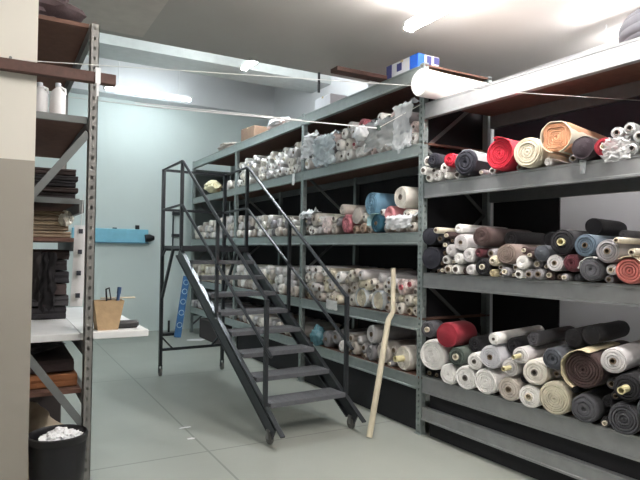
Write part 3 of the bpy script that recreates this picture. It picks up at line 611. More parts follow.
def floor_mat():
    m = mat('painted_concrete', (154,158,150), .36, 0, .07, 1.3, .04, 40)
    nt = m.node_tree; b = nt.nodes['Principled BSDF']
    mx = [n for n in nt.nodes if n.type == 'MIX'][0]
    tc = [n for n in nt.nodes if n.type == 'TEX_COORD'][0]
    mp = nt.nodes.new('ShaderNodeMapping'); mp.inputs['Location'].default_value = (-1.45+2.75*4, -4.27+2.75*4, 0)
    br = nt.nodes.new('ShaderNodeTexBrick'); br.offset = 0; br.squash = 1
    br.inputs['Color1'].default_value = (1,1,1,1); br.inputs['Color2'].default_value = (.96,.97,.96,1); br.inputs['Mortar'].default_value = (.6,.62,.6,1)
    br.inputs['Scale'].default_value = 1; br.inputs['Mortar Size'].default_value = .009; br.inputs['Brick Width'].default_value = 2.75; br.inputs['Row Height'].default_value = 2.75
    nt.links.new(tc.outputs['Object'], mp.inputs[0]); nt.links.new(mp.outputs[0], br.inputs['Vector'])
    m2 = nt.nodes.new('ShaderNodeMix'); m2.data_type = 'RGBA'; m2.blend_type = 'MULTIPLY'; m2.inputs[0].default_value = 1
    nt.links.new(mx.outputs[2], m2.inputs[6]); nt.links.new(br.outputs['Color'], m2.inputs[7]); nt.links.new(m2.outputs[2], b.inputs['Base Color'])
    return m

def two_tone(name, low, high, z):
    m = mat(name, high, .7, 0, .03, 3, .05, 30); nt = m.node_tree
    mx = [n for n in nt.nodes if n.type == 'MIX'][0]; tc = [n for n in nt.nodes if n.type == 'TEX_COORD'][0]
    sp = nt.nodes.new('ShaderNodeSeparateXYZ'); nt.links.new(tc.outputs['Object'], sp.inputs[0])
    gt = nt.nodes.new('ShaderNodeMath'); gt.operation = 'GREATER_THAN'; gt.inputs[1].default_value = z
    nt.links.new(sp.outputs['Z'], gt.inputs[0])
    c = nt.nodes.new('ShaderNodeMix'); c.data_type = 'RGBA'; c.inputs[6].default_value = lin(low); c.inputs[7].default_value = lin(high)
    nt.links.new(gt.outputs[0], c.inputs[0]); nt.links.new(c.outputs[2], mx.inputs[6]); return m

# ------------------------------------------------------------ mesh builder
class MB:
    def __init__(s): s.v = []; s.f = []
    def add(s, vs, fs):
        b = len(s.v); s.v += [tuple(v) for v in vs]; s.f += [tuple(b+i for i in f) for f in fs]; return s
    def box(s, x0, x1, y0, y1, z0, z1):
        vs = [(x,y,z) for z in (z0,z1) for y in (y0,y1) for x in (x0,x1)]
        return s.add(vs, [(0,2,3,1),(4,5,7,6),(0,1,5,4),(2,6,7,3),(0,4,6,2),(1,3,7,5)])
    def bevbox(s, x0, x1, y0, y1, z0, z1, r):
        # box with chamfered vertical and top edges
        def ring(z, i):
            a, b, c, d = x0+i, x1-i, y0+i, y1-i
            return [(a+r,c,z),(b-r,c,z),(b,c+r,z),(b,d-r,z),(b-r,d,z),(a+r,d,z),(a,d-r,z),(a,c+r,z)]
        rs = [ring(z0,r), ring(z0+r,0), ring(z1-r,0), ring(z1,r)]
        vs = [p for q in rs for p in q]; fs = [tuple(range(7,-1,-1)), tuple(range(24,32))]
        for k in range(3):
            for i in range(8):
                j = (i+1) % 8; fs.append((k*8+i, k*8+j, k*8+8+j, k*8+8+i))
        return s.add(vs, fs)
    def bar(s, p, q, w, h, up=(0,0,1)):
        p, q = Vector(p), Vector(q); d = (q-p).normalized(); u = Vector(up)
        a = d.cross(u)
        if a.length < 1e-4: a = d.cross(Vector((0,1,0)))
        a.normalize(); b = a.cross(d).normalized(); vs = []
        for c in (p, q):
            for i, j in ((-1,-1),(1,-1),(1,1),(-1,1)): vs.append(c + a*i*w/2 + b*j*h/2)
        return s.add(vs, [(0,1,2,3),(7,6,5,4),(0,4,5,1),(1,5,6,2),(2,6,7,3),(3,7,4,0)])
    def path(s, pts, r, n=8, cap=True):
        pts = [Vector(p) for p in pts]; vs = []; fs = []
        rr = r if isinstance(r, (list, tuple)) else [r]*len(pts)
        prev = None
        for i, p in enumerate(pts):
            d = ((pts[min(i+1,len(pts)-1)]-p).normalized() + (p-pts[max(i-1,0)]).normalized())
            d.normalize()
            if prev is None:
                a = d.cross(Vector((0,0,1)))
                if a.length < .05: a = d.cross(Vector((1,0,0)))
            else: a = prev - d*prev.dot(d)
            a.normalize(); prev = a; b = d.cross(a)
            for k in range(n):
                t = 2*math.pi*k/n; vs.append(p + (a*math.cos(t)+b*math.sin(t))*rr[i])
        for i in range(len(pts)-1):
            for k in range(n):
                j = (k+1) % n; fs.append((i*n+k, i*n+j, (i+1)*n+j, (i+1)*n+k))
        if cap: fs += [tuple(range(n-1,-1,-1)), tuple(range((len(pts)-1)*n, len(pts)*n))]
        return s.add(vs, fs)
    def lathe(s, prof, c=(0,0,0), n=20, sx=1, sy=1):
        vs = []; fs = []
        for r, z in prof:
            for k in range(n):
                t = 2*math.pi*k/n; vs.append((c[0]+r*math.cos(t)*sx, c[1]+r*math.sin(t)*sy, c[2]+z))
        for i in range(len(prof)-1):
            for k in range(n):
                j = (k+1) % n; fs.append((i*n+k, i*n+j, (i+1)*n+j, (i+1)*n+k))
        return s.add(vs, fs)
    def prism(s, poly, axis, a, b):
        # poly: 2D points in the plane of the two other axes (order kept)
        def P(u, v, w): return {'x':(w,u,v), 'y':(u,w,v), 'z':(u,v,w)}[axis]
        n = len(poly); vs = [P(u,v,a) for u,v in poly] + [P(u,v,b) for u,v in poly]
        fs = [tuple(range(n)), tuple(range(2*n-1,n-1,-1))] + [(i,i+n,(i+1)%n+n,(i+1)%n) for i in range(n)]
        return s.add(vs, fs)
    def holed(s, o, u, w, h, pitch, hw, hh):
        # strip of width w along u, height h along z, a column of slots, with slot walls left open
        o, u = Vector(o), Vector(u); z = Vector((0,0,1)); n = int(h/pitch); ph = h/n
        P = lambda a, b: o + u*a + z*b
        for i in range(n):
            b0, b1 = i*ph, (i+1)*ph; c0, c1 = b0+(ph-hh)/2, b1-(ph-hh)/2; l, r = (w-hw)/2, (w+hw)/2
            for A in ((0,l,b0,b1),(r,w,b0,b1),(l,r,b0,c0),(l,r,c1,b1)):
                s.add([P(A[0],A[2]),P(A[1],A[2]),P(A[1],A[3]),P(A[0],A[3])], [(0,1,2,3)])
        return s
    def build(s, name, m, parent=None, smooth=False, loc=None, rotz=0, rot=None):
        me = bpy.data.meshes.new(name); me.from_pydata(s.v, [], s.f); me.update()
        import bmesh
        bm = bmesh.new(); bm.from_mesh(me); bmesh.ops.remove_doubles(bm, verts=bm.verts, dist=1e-5)
        bmesh.ops.recalc_face_normals(bm, faces=bm.faces); bm.to_mesh(me); bm.free()
        if smooth is True: me.polygons.foreach_set('use_smooth', [True]*len(me.polygons))
        elif smooth: me.polygons.foreach_set('use_smooth', [True]*len(me.polygons)); me.set_sharp_from_angle(angle=R(smooth))
        me.materials.append(m)
        o = bpy.data.objects.new(name, me); C.objects.link(o)
        if parent: o.parent = parent
        if loc is not None: o.location = loc
        if rotz: o.rotation_euler = (0,0,rotz)
        if rot: o.rotation_euler = rot
        return o

def tag(o, label, cat, group=None, kind=None):
    o['label'] = label; o['category'] = cat
    if group: o['group'] = group
    if kind: o['kind'] = kind
    return o
def root(name, label, cat, loc=(0,0,0), rotz=0, group=None):
    o = bpy.data.objects.new(name, None); C.objects.link(o); o.location = loc; o.rotation_euler = (0,0,rotz)
    o.empty_display_size = .1
    return tag(o, label, cat, group)
def struct(o): o['kind'] = 'structure'; return o

# ------------------------------------------------------------ constants of the place
XF, Y0, AR = 3.163, 3.865, R(2.4)      # front of the rack row, shared post, turn of the near rack
SOFFIT, SOFF_Y, HIGH = 3.5, 5.5, 5.0
YB, XR, XL, YN = 10.95, 4.86, -2.4, -2.6

M_STEEL = mat('rack_steel', (150,152,153), .42, .35, .07, 14, .03, 90)
M_STEELT = mat('rack_steel_teal', (149,159,157), .42, .35, .07, 14, .03, 90)
M_POSTD = mat('post_steel_dark', (136,135,132), .5, .3, .08, 14)
M_STEELD = mat('rack_steel_plain', (112,116,116), .5, .3, .08, 14)
M_CHIP = mat('chipboard', (112,82,70), .8, 0, .12, 22, .08, 120)
M_DARKFILL = mat('dark_fill', (20,20,25), .8, 0, .1, 6)  # near-black, stands in for shade behind and under the shelves
M_STAIR = mat('stair_steel', (60,63,67), .34, .45, .12, 12)
M_TREAD = mat('tread_rubber', (96,98,102), .5, .1, .1, 30, .15, 160)
M_WHITEP = mat('white_plastic', (236,236,236), .35)
M_BLACKP = mat('black_plastic', (22,22,25), .4)
M_CARD = mat('cardboard', (126,104,86), .8, 0, .1, 18)
M_KRAFT = mat('kraft_paper', (176,150,115), .8, 0, .1, 25, .1, 60)
M_TUBE = mat('paper_tube', (206,196,172), .7, 0, .06, 20)
M_WOOD = mat('batten_wood', (86,61,54), .7, 0, .2, 25, .1, 70)
M_RUBBER = mat('wheel_rubber', (112,110,106), .6)
M_CHROME = mat('caster_metal', (150,150,148), .3, .8)
M_STRING = mat('white_cord', (225,225,220), .7)

# ------------------------------------------------------------ the setting
struct(MB().box(XL,XR,YN,YB,-.12,0).build('floor', floor_mat()))
M_CEIL = mat('ceiling_plaster', (188,186,181), .85, 0, .03, 2, .04, 25)
struct(MB().prism([(YN,SOFFIT),(SOFF_Y,SOFFIT),(SOFF_Y,HIGH),(YB,HIGH),(YB,HIGH+.15),(SOFF_Y-.15,HIGH+.15),(SOFF_Y-.15,SOFFIT+.15),(YN,SOFFIT+.15)],'x',XL,XR).build('ceiling', M_CEIL))
M_TEAL = mat('pale_teal_paint', (212,224,221), .6, 0, .03, 1.2, .03, 20)
M_WHITEW = mat('white_wall_paint', (214,216,218), .65, 0, .03, 2, .03, 20)
struct(MB().box(XL,XR+.1,YB,YB+.1,0,HIGH).build('wall_back', M_TEAL))
struct(MB().box(XR,XR+.1,YN,YB,0,HIGH).build('wall_right', M_WHITEW))
struct(MB().box(XL-.1,XL,YN,YB,0,HIGH).build('wall_left', M_WHITEW))
struct(MB().box(XL,XR,YN-.1,YN,0,SOFFIT).build('wall_front', M_WHITEW))
struct(MB().box(-1.6,.139,2.80,3.04,0,SOFFIT).build('wall_near', two_tone('pillar_paint', (158,153,143), (222,218,207), 1.925)))
struct(MB().prism([(YB-.35,4.27),(YB,4.27),(YB,HIGH),(YB-.35,HIGH)],'x',XL,XR).build('trim_1', M_WHITEW))           # white beam over the back wall
struct(MB().box(XL,XR,8.32,8.98,4.36,HIGH).build('trim_2', mat('beam_plaster', (196,202,200), .8)))                  # cross beam
struct(MB().box(XL,1.13,YN,5.38,SOFFIT-.012,SOFFIT).build('trim_3', mat('ceiling_pale', (208,203,196), .85)))       # paler left part of the near ceiling

# ------------------------------------------------------------ racks
def post(parent, x, y, z1, sx=.05, sy=.06, face='x', holes=True, flip=1):
    """upright channel; face 'x': slotted front looks to -x, 'y': slotted front looks to -y"""
    m = MB(); t = .004
    if face == 'x':
        if holes: m.holed((x, y-sy/2, 0), (0,1,0), sy, z1, .05, .014, .022); m.holed((x, y-sy/2, 0), (1,0,0), sx, z1, .05, .012, .020)
        else: m.box(x, x+t, y-sy/2, y+sy/2, 0, z1); m.box(x, x+sx, y-sy/2, y-sy/2+t, 0, z1)
        m.box(x+t, x+sx, y+sy/2-t, y+sy/2, 0, z1); m.box(x+sx-t, x+sx, y-sy/2+t, y+sy/2-t, 0, z1)
        m.box(x+sx*.55, x+sx*.6, y-sy/2+t, y+sy/2-t, 0, z1)
    else:
        m.holed((x-sx/2, y, 0), (1,0,0), sx, z1, .05, .012, .018)
        m.box(x+sx/2-t, x+sx/2, y, y+sy, 0, z1); m.box(x-sx/2, x-sx/2+t, y, y+sy, 0, z1); m.box(x-sx/2+t, x+sx/2-t, y+sy*.5, y+sy*.5+t, 0, z1)
    m.box(x-.012 if face=='x' else x-sx/2-.01, (x+sx+.012) if face=='x' else x+sx/2+.01, y-sy/2-.012 if face=='x' else y-.01, (y+sy/2+.012) if face=='x' else y+sy+.01, 0, .006)
    return m.build('post', M_STEELT if parent is row else (M_POSTD if face == 'y' else M_STEEL), parent)

def beam(parent, x, ya, yb, zb, h):
    # shelf beam along y: flat face, raised top edge and a turned lower lip
    p = [(x,zb+.018),(x-.007,zb+.014),(x-.007,zb),(x+.045,zb),(x+.045,zb+h),(x-.004,zb+h),(x-.004,zb+h-.012),(x,zb+h-.016)]
    m = MB()
    n = len(p); vs = [(u,ya,v) for u,v in p]+[(u,yb,v) for u,v in p]
    m.add(vs, [tuple(range(n)), tuple(range(2*n-1,n-1,-1))]+[(i,i+n,(i+1)%n+n,(i+1)%n) for i in range(n)])
    return m.build('beam', M_STEELT if parent is row else M_STEEL, parent)

def frame_brace(parent, x0, x1, y, zs, w=.03):
    for (a, za), (b, zb) in zip(zs, zs[1:]):
        MB().bar(((x0,x1)[a], y, za), ((x0,x1)[b], y, zb), w, .012, (0,1,0)).build('brace', M_STEELD, parent)

# the long row of three bays
row = root('storage_rack', 'long grey steel rack row of three bays running back to the teal wall', 'rack', (XF,Y0,0), 0)
LV = [(.375,.11),(.875,.11),(1.615,.11),(2.385,.105),(3.045,.12)]
PY = [0, 2.205, 4.41, 6.615]
DEP = .80
for i, y in enumerate(PY):
    post(row, 0, y, 3.18, holes=i < 3)
    post(row, DEP-.05, y, 3.18, holes=False)
    frame_brace(row, .05, DEP-.05, y, [(0,.15),(1,.75),(0,1.3),(1,1.9),(0,2.45),(1,3.0)])
for a, b in zip(PY, PY[1:]):
    for zb, h in LV:
        beam(row, .002, a+.031, b-.031, zb, h)
        MB().box(DEP-.045, DEP, a+.031, b-.031, zb, zb+h-.02).build('rear_beam', M_STEELD, row)
        MB().box(.005, DEP, a-.028 if a else -.03, b-.031, zb+h-.016+.001, zb+h+.002).build('shelf_deck', M_CHIP, row)
    MB().box(DEP+.002, DEP+.012, a, b, .1, 3.04).build('gap_shade', M_DARKFILL, row)  # dark sheet added for the shade deep behind the rolls
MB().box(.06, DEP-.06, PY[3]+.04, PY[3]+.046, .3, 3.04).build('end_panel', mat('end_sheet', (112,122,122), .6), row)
for a, b in zip(PY[:2], PY[1:]): MB().box(.052, .060, a+.05, b-.05, .004, .37).build('under_shade', M_DARKFILL, row)  # dark strip in place of the shade under the bottom shelf
MB().box(.075, DEP-.06, .031, .037, .5, 3.04).build('end_panel', M_DARKFILL, row)  # dark fill across the end frame

near = root('storage_rack', 'nearest grey steel rack bay at the right with a floor level rail', 'rack', (XF,Y0,0), AR)
NL = [(.364,.14),(1.25,.124),(2.01,.124),(2.69,.13)]
NS = 2.3
for zb, h in NL:
    beam(near, .002, -NS, -.045, zb, h)
    MB().box(DEP-.045, DEP, -NS, -.085, zb, zb+h-.02).build('rear_beam', M_STEELD, near)
    MB().box(-.004,.05,-NS,-.045,zb+h-.003,zb+h+.0018).build('edge_strip', M_STEEL, near)
    MB().prism([(.051,-NS),(DEP,-NS),(DEP,-.085),(.1,-.055),(.051,-.046)], 'z', zb+h-.015, zb+h+.002).build('shelf_deck', M_CHIP, near)
beam(near, .002, -NS, -.045, .132, .108)
for x in (0, DEP-.05): post(near, x, -NS-.031, 2.86, holes=False)
frame_brace(near, .05, DEP-.05, -NS-.031, [(0,.15),(1,.75),(0,1.3),(1,1.9),(0,2.5)])
MB().box(DEP+.004, DEP+.014, -.78, -.09, .45, 2.05).build('gap_shade', M_DARKFILL, near)  # added dark sheet, makes the gaps above the rolls black
MB().box(DEP+.004, DEP+.014, -NS, -.09, 2.051, 2.75).build('gap_shade', mat('dusk_fill', (58,54,64), .8), near)  # shade of the deep upper shelves put into a purplish sheet
MB().box(.048, .056, -NS, -.09, .004, .36).build('under_shade', M_DARKFILL, near)  # dark strip standing in for the shade below the rail

# the rack behind the near pillar, seen on its end frame
lr = root('storage_rack', 'grey perforated steel rack at the left behind the cream pillar, loaded with folded cloth', 'rack', (0,0,0), 0)
LX, LY, LD = .415, 3.10, 1.48
LXL = -.52
for y in (LY, LY+LD):
    for x in (LX, LXL): post(lr, x, y, 2.69, .042, .05, face='y')
for y in (LY, LY+LD):
    zs = [(1,.38),(0,.12)] if 0 else [(.394,2.12),(-.02,1.58)]
    MB().bar((.394,y+.012,2.13),(-.10,y+.012,1.47),.036,.008,(0,1,0)).build('brace', M_STEELD, lr)
    MB().bar((-.10,y+.012,1.36),(.394,y+.012,.66),.036,.008,(0,1,0)).build('brace', M_STEELD, lr)
    MB().bar((.394,y+.012,.56),(-.2,y+.012,.1),.036,.008,(0,1,0)).build('brace', M_STEELD, lr)
def ldeck(z, y0=LY+.05, y1=LY+LD, m=M_CHIP, fb=0):
    MB().box(LXL+.02, LX-.024, y0, y1, z-.02, z).build('shelf_deck', m, lr)
    for x in (LX-.01, LXL): MB().box(x-.012, x+.012, y0, LY+LD, z-.075, z-.005).build('beam', M_STEELD, lr)
    if fb: MB().box(LXL+.02, LX-.024, y0-.02, y0-.001, z-fb, z).build('front_edge', M_STEELD, lr)
for z, fb in ((2.70,0),(2.215,.034),(1.815,.03),(1.60,0),(.83,0),(.15,.04)): ldeck(z, LY+.05 if z not in (1.815,1.60) else LY+.3, fb=fb)

# ------------------------------------------------------------ rolls
COL = dict(white=(238,236,233), offwhite=(226,221,212), cream=(220,212,192), ltgray=(206,203,203), speckle=(205,205,210), gray=(142,140,143), taupe=(138,122,114),
  taupelt=(196,187,178), dkgray=(78,78,83), slate=(64,68,75), navy=(29,30,42), black=(27,26,31), red=(205,38,62), dkred=(140,28,44), maroon=(82,30,40), brown=(72,54,52),
  brownlt=(170,150,134), coral=(198,116,108), steel=(86,102,116), peach=(208,154,118), beige=(205,192,158), greengray=(74,84,78), blue=(112,152,176), pink=(214,146,152), teal=(44,96,116),
  pinkwhite=(226,210,207), rose=(182,112,120), greige=(192,184,176), patterned=(190,186,180), tan=(206,190,164), plum=(42,31,38), silver=(196,198,198))
def fab(c):
    if c in ('patterned','rose','pinkwhite'): return mat('cloth_'+c, COL[c], .8, 0, .35, 30, .2, 140)
    if c == 'blue': return mat('cloth_blue', COL[c], .3, 0, .15, 12, .1, 40, coat=.5)
    if c == 'silver': return mat('cloth_silver', COL[c], .3, .4, .1, 20, .2, 60)
    return mat('cloth_'+c, COL[c], .88, 0, .08, 14, .22, 150, sheen=.1)

def roll_body(r, L, k, seed, c):
    g = random.Random(seed); n = 26 if r > .045 else 16
    m = MB(); ph = [g.random()*6.28 for _ in range(5)]
    amp = {'soft':.075,'wrap':.09}.get(k, .04); amp *= g.uniform(.7,1.3)
    sq = .2 if c in ('peach',) else 0
    hexa = .05 if c == 'dkgray' and k == 'soft' else 0
    flat = g.uniform(.0,.07) if k in ('soft','spiral','hole') else 0
    def shape(t, x):
        s = 1 - amp*(.5+.5*math.sin(2*t+ph[0]+x*.8))*.6 - amp*.4*(.5+.5*math.sin(3*t+ph[1]-x*1.5)) - amp*.25*(.5+.5*math.sin(7*t+ph[2]+x*4))
        if sq: s *= 1 - sq*(.5+.5*math.cos(4*t))
        if hexa: s *= 1 - hexa*(.5+.5*math.cos(6*t+ph[3]))
        return s
    rings = []
    rc = .0
    if k in ('hole','ring','stub','stubring'):
        rc = {'hole':.24,'ring':.30,'stub':.26,'stubring':.28}[k]*g.uniform(.9,1.15)
        if r < .045: rc = .5
        rings += [(.16,rc),(.004,rc)]
        lay = max(1, min(6, int((1-rc)*r/.017)))
        d = (1-rc)/(lay+.5)
        for i in range(lay):
            f = rc+d*i; x = g.random()*.006
            rings += [(x, f+d*.10), (x+g.random()*.002, f+d*.74), (x+.010, f+d*.84), (x+.010, f+d*.96)]
    elif k == 'spiral':
        rings += [(.02,.0),(.018,.05)]
        lay = max(3, min(8, int(r/.018)))
        d = .9/(lay+.3)
        for i in range(lay):
            f = .08+d*i; x = -.004+g.random()*.010
            rings += [(x, f+d*.08), (x+g.random()*.002, f+d*.66), (x+.013, f+d*.78), (x+.013, f+d*.95)]
    elif k == 'soft':
        rings += [(.022,.0),(.018,.10),(.004,.17),(.001,.4),(.007,.45),(.0,.52),(.002,.72),(.008,.77),(.003,.83)]
    else:
        rings += [(.0,.0),(-.004,.12),(.0,.3),(.003,.5),(.006,.7),(.012,.86)]
    rings += [(.010,.95),(.024,.995),(.06,1.0),(L*.3,.985),(L*.62,1.0),(L-.03,.99),(L,.93),(L+.001,.0)]
    vs = []; fs = []
    for i, (x, f) in enumerate(rings):
        for j in range(n):
            t = 2*math.pi*j/n; s = shape(t, x) if f > rc*1.3 else 1.0
            blend = 1 if f > .5 else (f/.5)
            s = 1+(s-1)*blend
            wob = (math.sin(t*2+i*1.7+ph[4])*.0012 if 0 < f < .97 and x < .03 else 0)
            vs.append((x+wob, f*r*s*math.sin(t), f*r*s*math.cos(t)))
    for i in range(len(rings)-1):
        for j in range(n):
            q = (j+1) % n; fs.append((i*n+j, i*n+q, (i+1)*n+q, (i+1)*n+j))
    m.add(vs, fs)
    if rc: m.add([(.16,0,0)], []); b = len(m.v)-1; m.f += [(j, b, (j+1) % n) for j in range(n)]
    return m, rc

CORE_M = {'hole': ('core_brown', (120,104,86)), 'ring': ('core_cream', (222,214,196)), 'stub': ('core_straw', (214,204,160)), 'stubring': ('core_straw', (214,204,160))}
def roll(pos, rz, r, L, c, k, label, group, seed, tilt=0):
    if k == 'hole' and r < .024*1.05: k = 'hole'
    m, rc = roll_body(r, L, k, seed, c)
    o = m.build('fabric_roll', fab(c), None, smooth=50)
    o.location = pos; o.rotation_euler = (0, 0, rz)
    tag(o, label, 'fabric roll', group)
    if rc:
        R1, out = r*rc*.985, {'hole':.003,'ring':.012,'stub':.085,'stubring':.02}[k]
        w = .72
        prof = [(R1*w, .15),(R1*w, -out),(R1, -out),(R1, .15)]
        q = MB(); n = 14; vs = []; fs = []
        for a, x in prof:
            for j in range(n):
                t = 2*math.pi*j/n; vs.append((x, a*math.sin(t), a*math.cos(t)))
        for i in range(len(prof)):
            for j in range(n):
                jj = (j+1) % n; ii = (i+1) % len(prof); fs.append((i*n+j, i*n+jj, ii*n+jj, ii*n+j))
        q.add(vs, fs)
        nm, cc = CORE_M[k]
        if c in ('white','offwhite','pinkwhite','silver') and k == 'hole': nm, cc = 'core_grey', (118,112,106)
        if c == 'pinkwhite' and k == 'ring': nm, cc = 'core_pink', (196,110,120)
        q.build('core_tube', mat(nm, cc, .7), o, smooth=50)
    return o

def near_pt(s, off, z): return (XF+off*math.cos(AR)+s*math.sin(AR), Y0+off*math.sin(AR)-s*math.cos(AR), z)
ROLLS = {}
sd = 0
for T, grp in ((NEAR_BOTTOM,'fabric rolls on the bottom shelf of the near rack'),(NEAR_MIDDLE,'fabric rolls on the middle shelf of the near rack'),(NEAR_UPPER,'fabric rolls on the upper shelf of the near rack')):
    for (u, z, r, c, k, off, lab) in T:
        sd += 1; L = .73-max(0,off); YW = R(12)
        L = max(.16, min(L, (u-r-.06)/math.sin(YW)))
        if 'crimson' in lab: L = .3
        if not grp.startswith('fabric rolls on the upper'): off -= .045; u += .033
        if 'bright red' in lab or 'cream roll loosely' in lab or 'black-navy roll in clear' in lab or 'coral pink' in lab: r *= .955
        if 'huge dark' in lab or 'big peach' in lab: r *= .955
        if grp.endswith('upper shelf of the near rack') and r > .055: off -= .055
        ROLLS[lab] = roll(near_pt(u-(off-.022)*math.tan(YW), off-.022, z), AR+YW, r, L, c, k, lab, grp, sd)
for T, grp in ((ROW_THIRD,'fabric rolls on the third shelf of the long row'),(ROW_FOURTH,'fabric rolls on the fourth shelf of the long row'),(ROW_LOWEST,'fabric rolls on the lowest shelf of the long row'),
               (FILL_A_SECOND,'rolls heaped on the second shelf of the first bay'),(FILL_A_THIRD,'fabric rolls on the third shelf of the long row'),(FILL_A_FOURTH,'fabric rolls on the fourth shelf of the long row'),
               (FILL_A_LOWEST,'fabric rolls on the lowest shelf of the long row'),(FILL_B_SECOND,'white rolls heaped on the second shelf of the middle bay')):
    for (u, z, r, c, k, off, lab) in T:
        sd += 1
        ROLLS[lab] = roll((XF+.008+off, u, z), 0, r*(.96 if 'in clear film' in lab else 1), .72-max(0,off), c, k, lab, grp, sd)
# the far bays behind the stairs: one heap, sorted into one mesh with several cloths
big = MB(); cols = ['offwhite','greige','cream','brownlt','white','ltgray','gray','taupelt','patterned']; fm = []
core = MB()
for (u, z, r, c, k, off) in FAR_ROLLS:
    sd += 1; m, rc = roll_body(r, .7, k if k != 'stub' else 'hole', sd, c); f0 = len(big.f)
    big.add([(XF+.008+off+x, u+y, z+zz) for x, y, zz in m.v], m.f); fm += [cols.index(c)]*(len(big.f)-f0)
me = bpy.data.meshes.new('far_fabric_rolls'); me.from_pydata(big.v, [], big.f); me.update()
for c in cols: me.materials.append(fab(c))
me.polygons.foreach_set('material_index', fm); me.polygons.foreach_set('use_smooth', [True]*len(fm))
far = bpy.data.objects.new('far_fabric_rolls', me); C.objects.link(far)
tag(far, 'dense small pale fabric rolls piled on the far bays of the rack row behind the stairs', 'fabric rolls', kind='stuff')

# ------------------------------------------------------------ crumpled film, bags, cloth flaps
M_FILM = film('clear_film', (225,232,236), .45)
M_FILMB = film('bluish_film', (214,228,234), .35)
M_FILMG = film('grey_film', (190,198,200), .5)
M_BAGW = film('white_film', (236,238,240), .08)
def sheet(name, loc, w, h, seed, m, label, cat, amp=.03, n=18, rz=0, lean=.0, ragged=.12, fold=0, group=None, parent=None):
    """crumpled sheet hanging in the y-z plane, y from -w/2..w/2, z from -h..0; fold: the share of its height laid back over the shelf"""
    g = MB(); vs = []
    for i in range(n+1):
        for j in range(n+1):
            a, b = i/n-.5, j/n
            e = 1-ragged*noise.noise((seed*3.1+b*4, a*2, 1.7))
            y = a*w*e; d = b*h*(1+ragged*noise.noise((seed*1.7+a*5, 5.1, 0)))
            q = Vector((a*6+seed*7.3, b*6, seed))
            x = amp*(noise.noise(q)+.5*noise.noise(q*2.3))+.006*noise.noise(q*6)
            if d < fold: px, pz = (fold-d)*.9, 0
            else: px, pz = -.01*(d-fold), -(d-fold)
            vs.append((px-abs(x) + lean*b if d >= fold else px+x*.2, y + amp*.4*noise.noise(q+Vector((9,3,1))), pz + (abs(x) if d < fold else x*.2)))
    fs = [(i*(n+1)+j, (i+1)*(n+1)+j, (i+1)*(n+1)+j+1, i*(n+1)+j+1) for i in range(n) for j in range(n)]
    o = g.add(vs, fs).build(name, m, parent, smooth=True, loc=loc, rotz=rz)
    if not parent: tag(o, label, cat, group)
    return o
def blob(name, loc, dim, seed, m, label, cat, amp=.22, fr=2.2, flatb=.0, group=None, sub=4, parent=None, rz=0):
    import bmesh
    bm = bmesh.new(); bmesh.ops.create_icosphere(bm, subdivisions=sub, radius=1)
    for v in bm.verts:
        p = v.co.copy(); q = p*fr+Vector((seed*5.7, seed*2.1, seed))
        d = 1+amp*(noise.noise(q)-.5*abs(noise.noise(q*2.1))+.3*noise.noise(q*4.3))
        s = max(abs(p.x),abs(p.y),abs(p.z)); p = p*(1-.35*(1-s)) * d
        v.co = Vector((p.x*dim[0]/2, p.y*dim[1]/2, max(p.z, -.86)*dim[2]/2))
    zmin = min(v.co.z for v in bm.verts)
    for v in bm.verts: v.co.z -= zmin
    me = bpy.data.meshes.new(name); bm.to_mesh(me); bm.free()
    me.polygons.foreach_set('use_smooth', [True]*len(me.polygons)); me.set_sharp_from_angle(angle=R(40)); me.materials.append(m)
    o = bpy.data.objects.new(name, me); C.objects.link(o); o.location = loc; o.rotation_euler = (0,0,rz)
    if parent: o.parent = parent
    else: tag(o, label, cat, group)
    return o
FG = 'plastic film on the second shelf of the rack row'
sheet('plastic_film', (XF-.03,5.46,2.80), .46, .42, 3, M_FILMB, 'bluish crumpled plastic film hanging over the second shelf right of the middle post', 'plastic film', .09, 22, fold=.1)
sheet('plastic_film', (XF-.03,4.42,2.78), .50, .36, 8, M_FILMG, 'greyish clear plastic film hanging over the second shelf edge', 'plastic film', .06, 18, fold=.1)
sheet('plastic_film', (XF-.05,4.05,2.86), .26, .50, 5, M_FILM, 'long clear plastic film dropping over the shelf edge against the shared post', 'plastic film', .05, 18, fold=.1)
blob('plastic_bag', (XF-.10,4.66,2.62), (.12,.22,.17), 2, M_BAGW, 'boxy white plastic bag hanging in front of the second shelf rolls', 'bag', .18)
sheet('plastic_film', (XF-.02,5.84,2.86), .30, .34, 12, M_BAGW, 'white crumpled film heaped beside the middle post on the second shelf', 'plastic film', .10, 20, fold=.1)
sheet('plastic_film', (XF-.035,4.12,1.86), .36, .20, 21, M_BAGW, 'white crumpled film draped over the third shelf edge near the shared post', 'plastic film', .05, 18, fold=.1)
sheet('plastic_film', (XF-.025,5.85,1.98), .28, .16, 31, M_BAGW, 'white crumpled film bundle beside the middle post on the third shelf', 'plastic film', .08, 16, fold=.1)
sheet('hanging_paper', (XF-.012,6.27,2.49), .07, .14, 6, M_WHITEP, 'short white strip dangling from the second shelf edge left of the middle post', 'strip', .02, 6)
sheet('hanging_paper', (XF-.02,5.30,1.02), .24, .10, 9, M_WHITEP, 'white paper corner hanging over the fourth shelf edge left of the leaning tube', 'paper', .02, 8)
blob('yellow_bag', (XF-.02,9.25,2.494), (.30,.40,.22), 4, mat('yellow_cloth', (238,230,192), .7, 0, .08, 12), 'pale yellow cloth bundle at the far end of the second shelf', 'bundle', .3)
blob('teal_bag', (XF+.0,5.62,.489), (.2,.15,.25), 7, mat('teal_plastic', (78,122,134), .35, 0, .1, 12), 'teal plastic bag on the lowest shelf beside grey rolls', 'bag', .25)
np_ = near_pt(1.80,-.03,2.36)
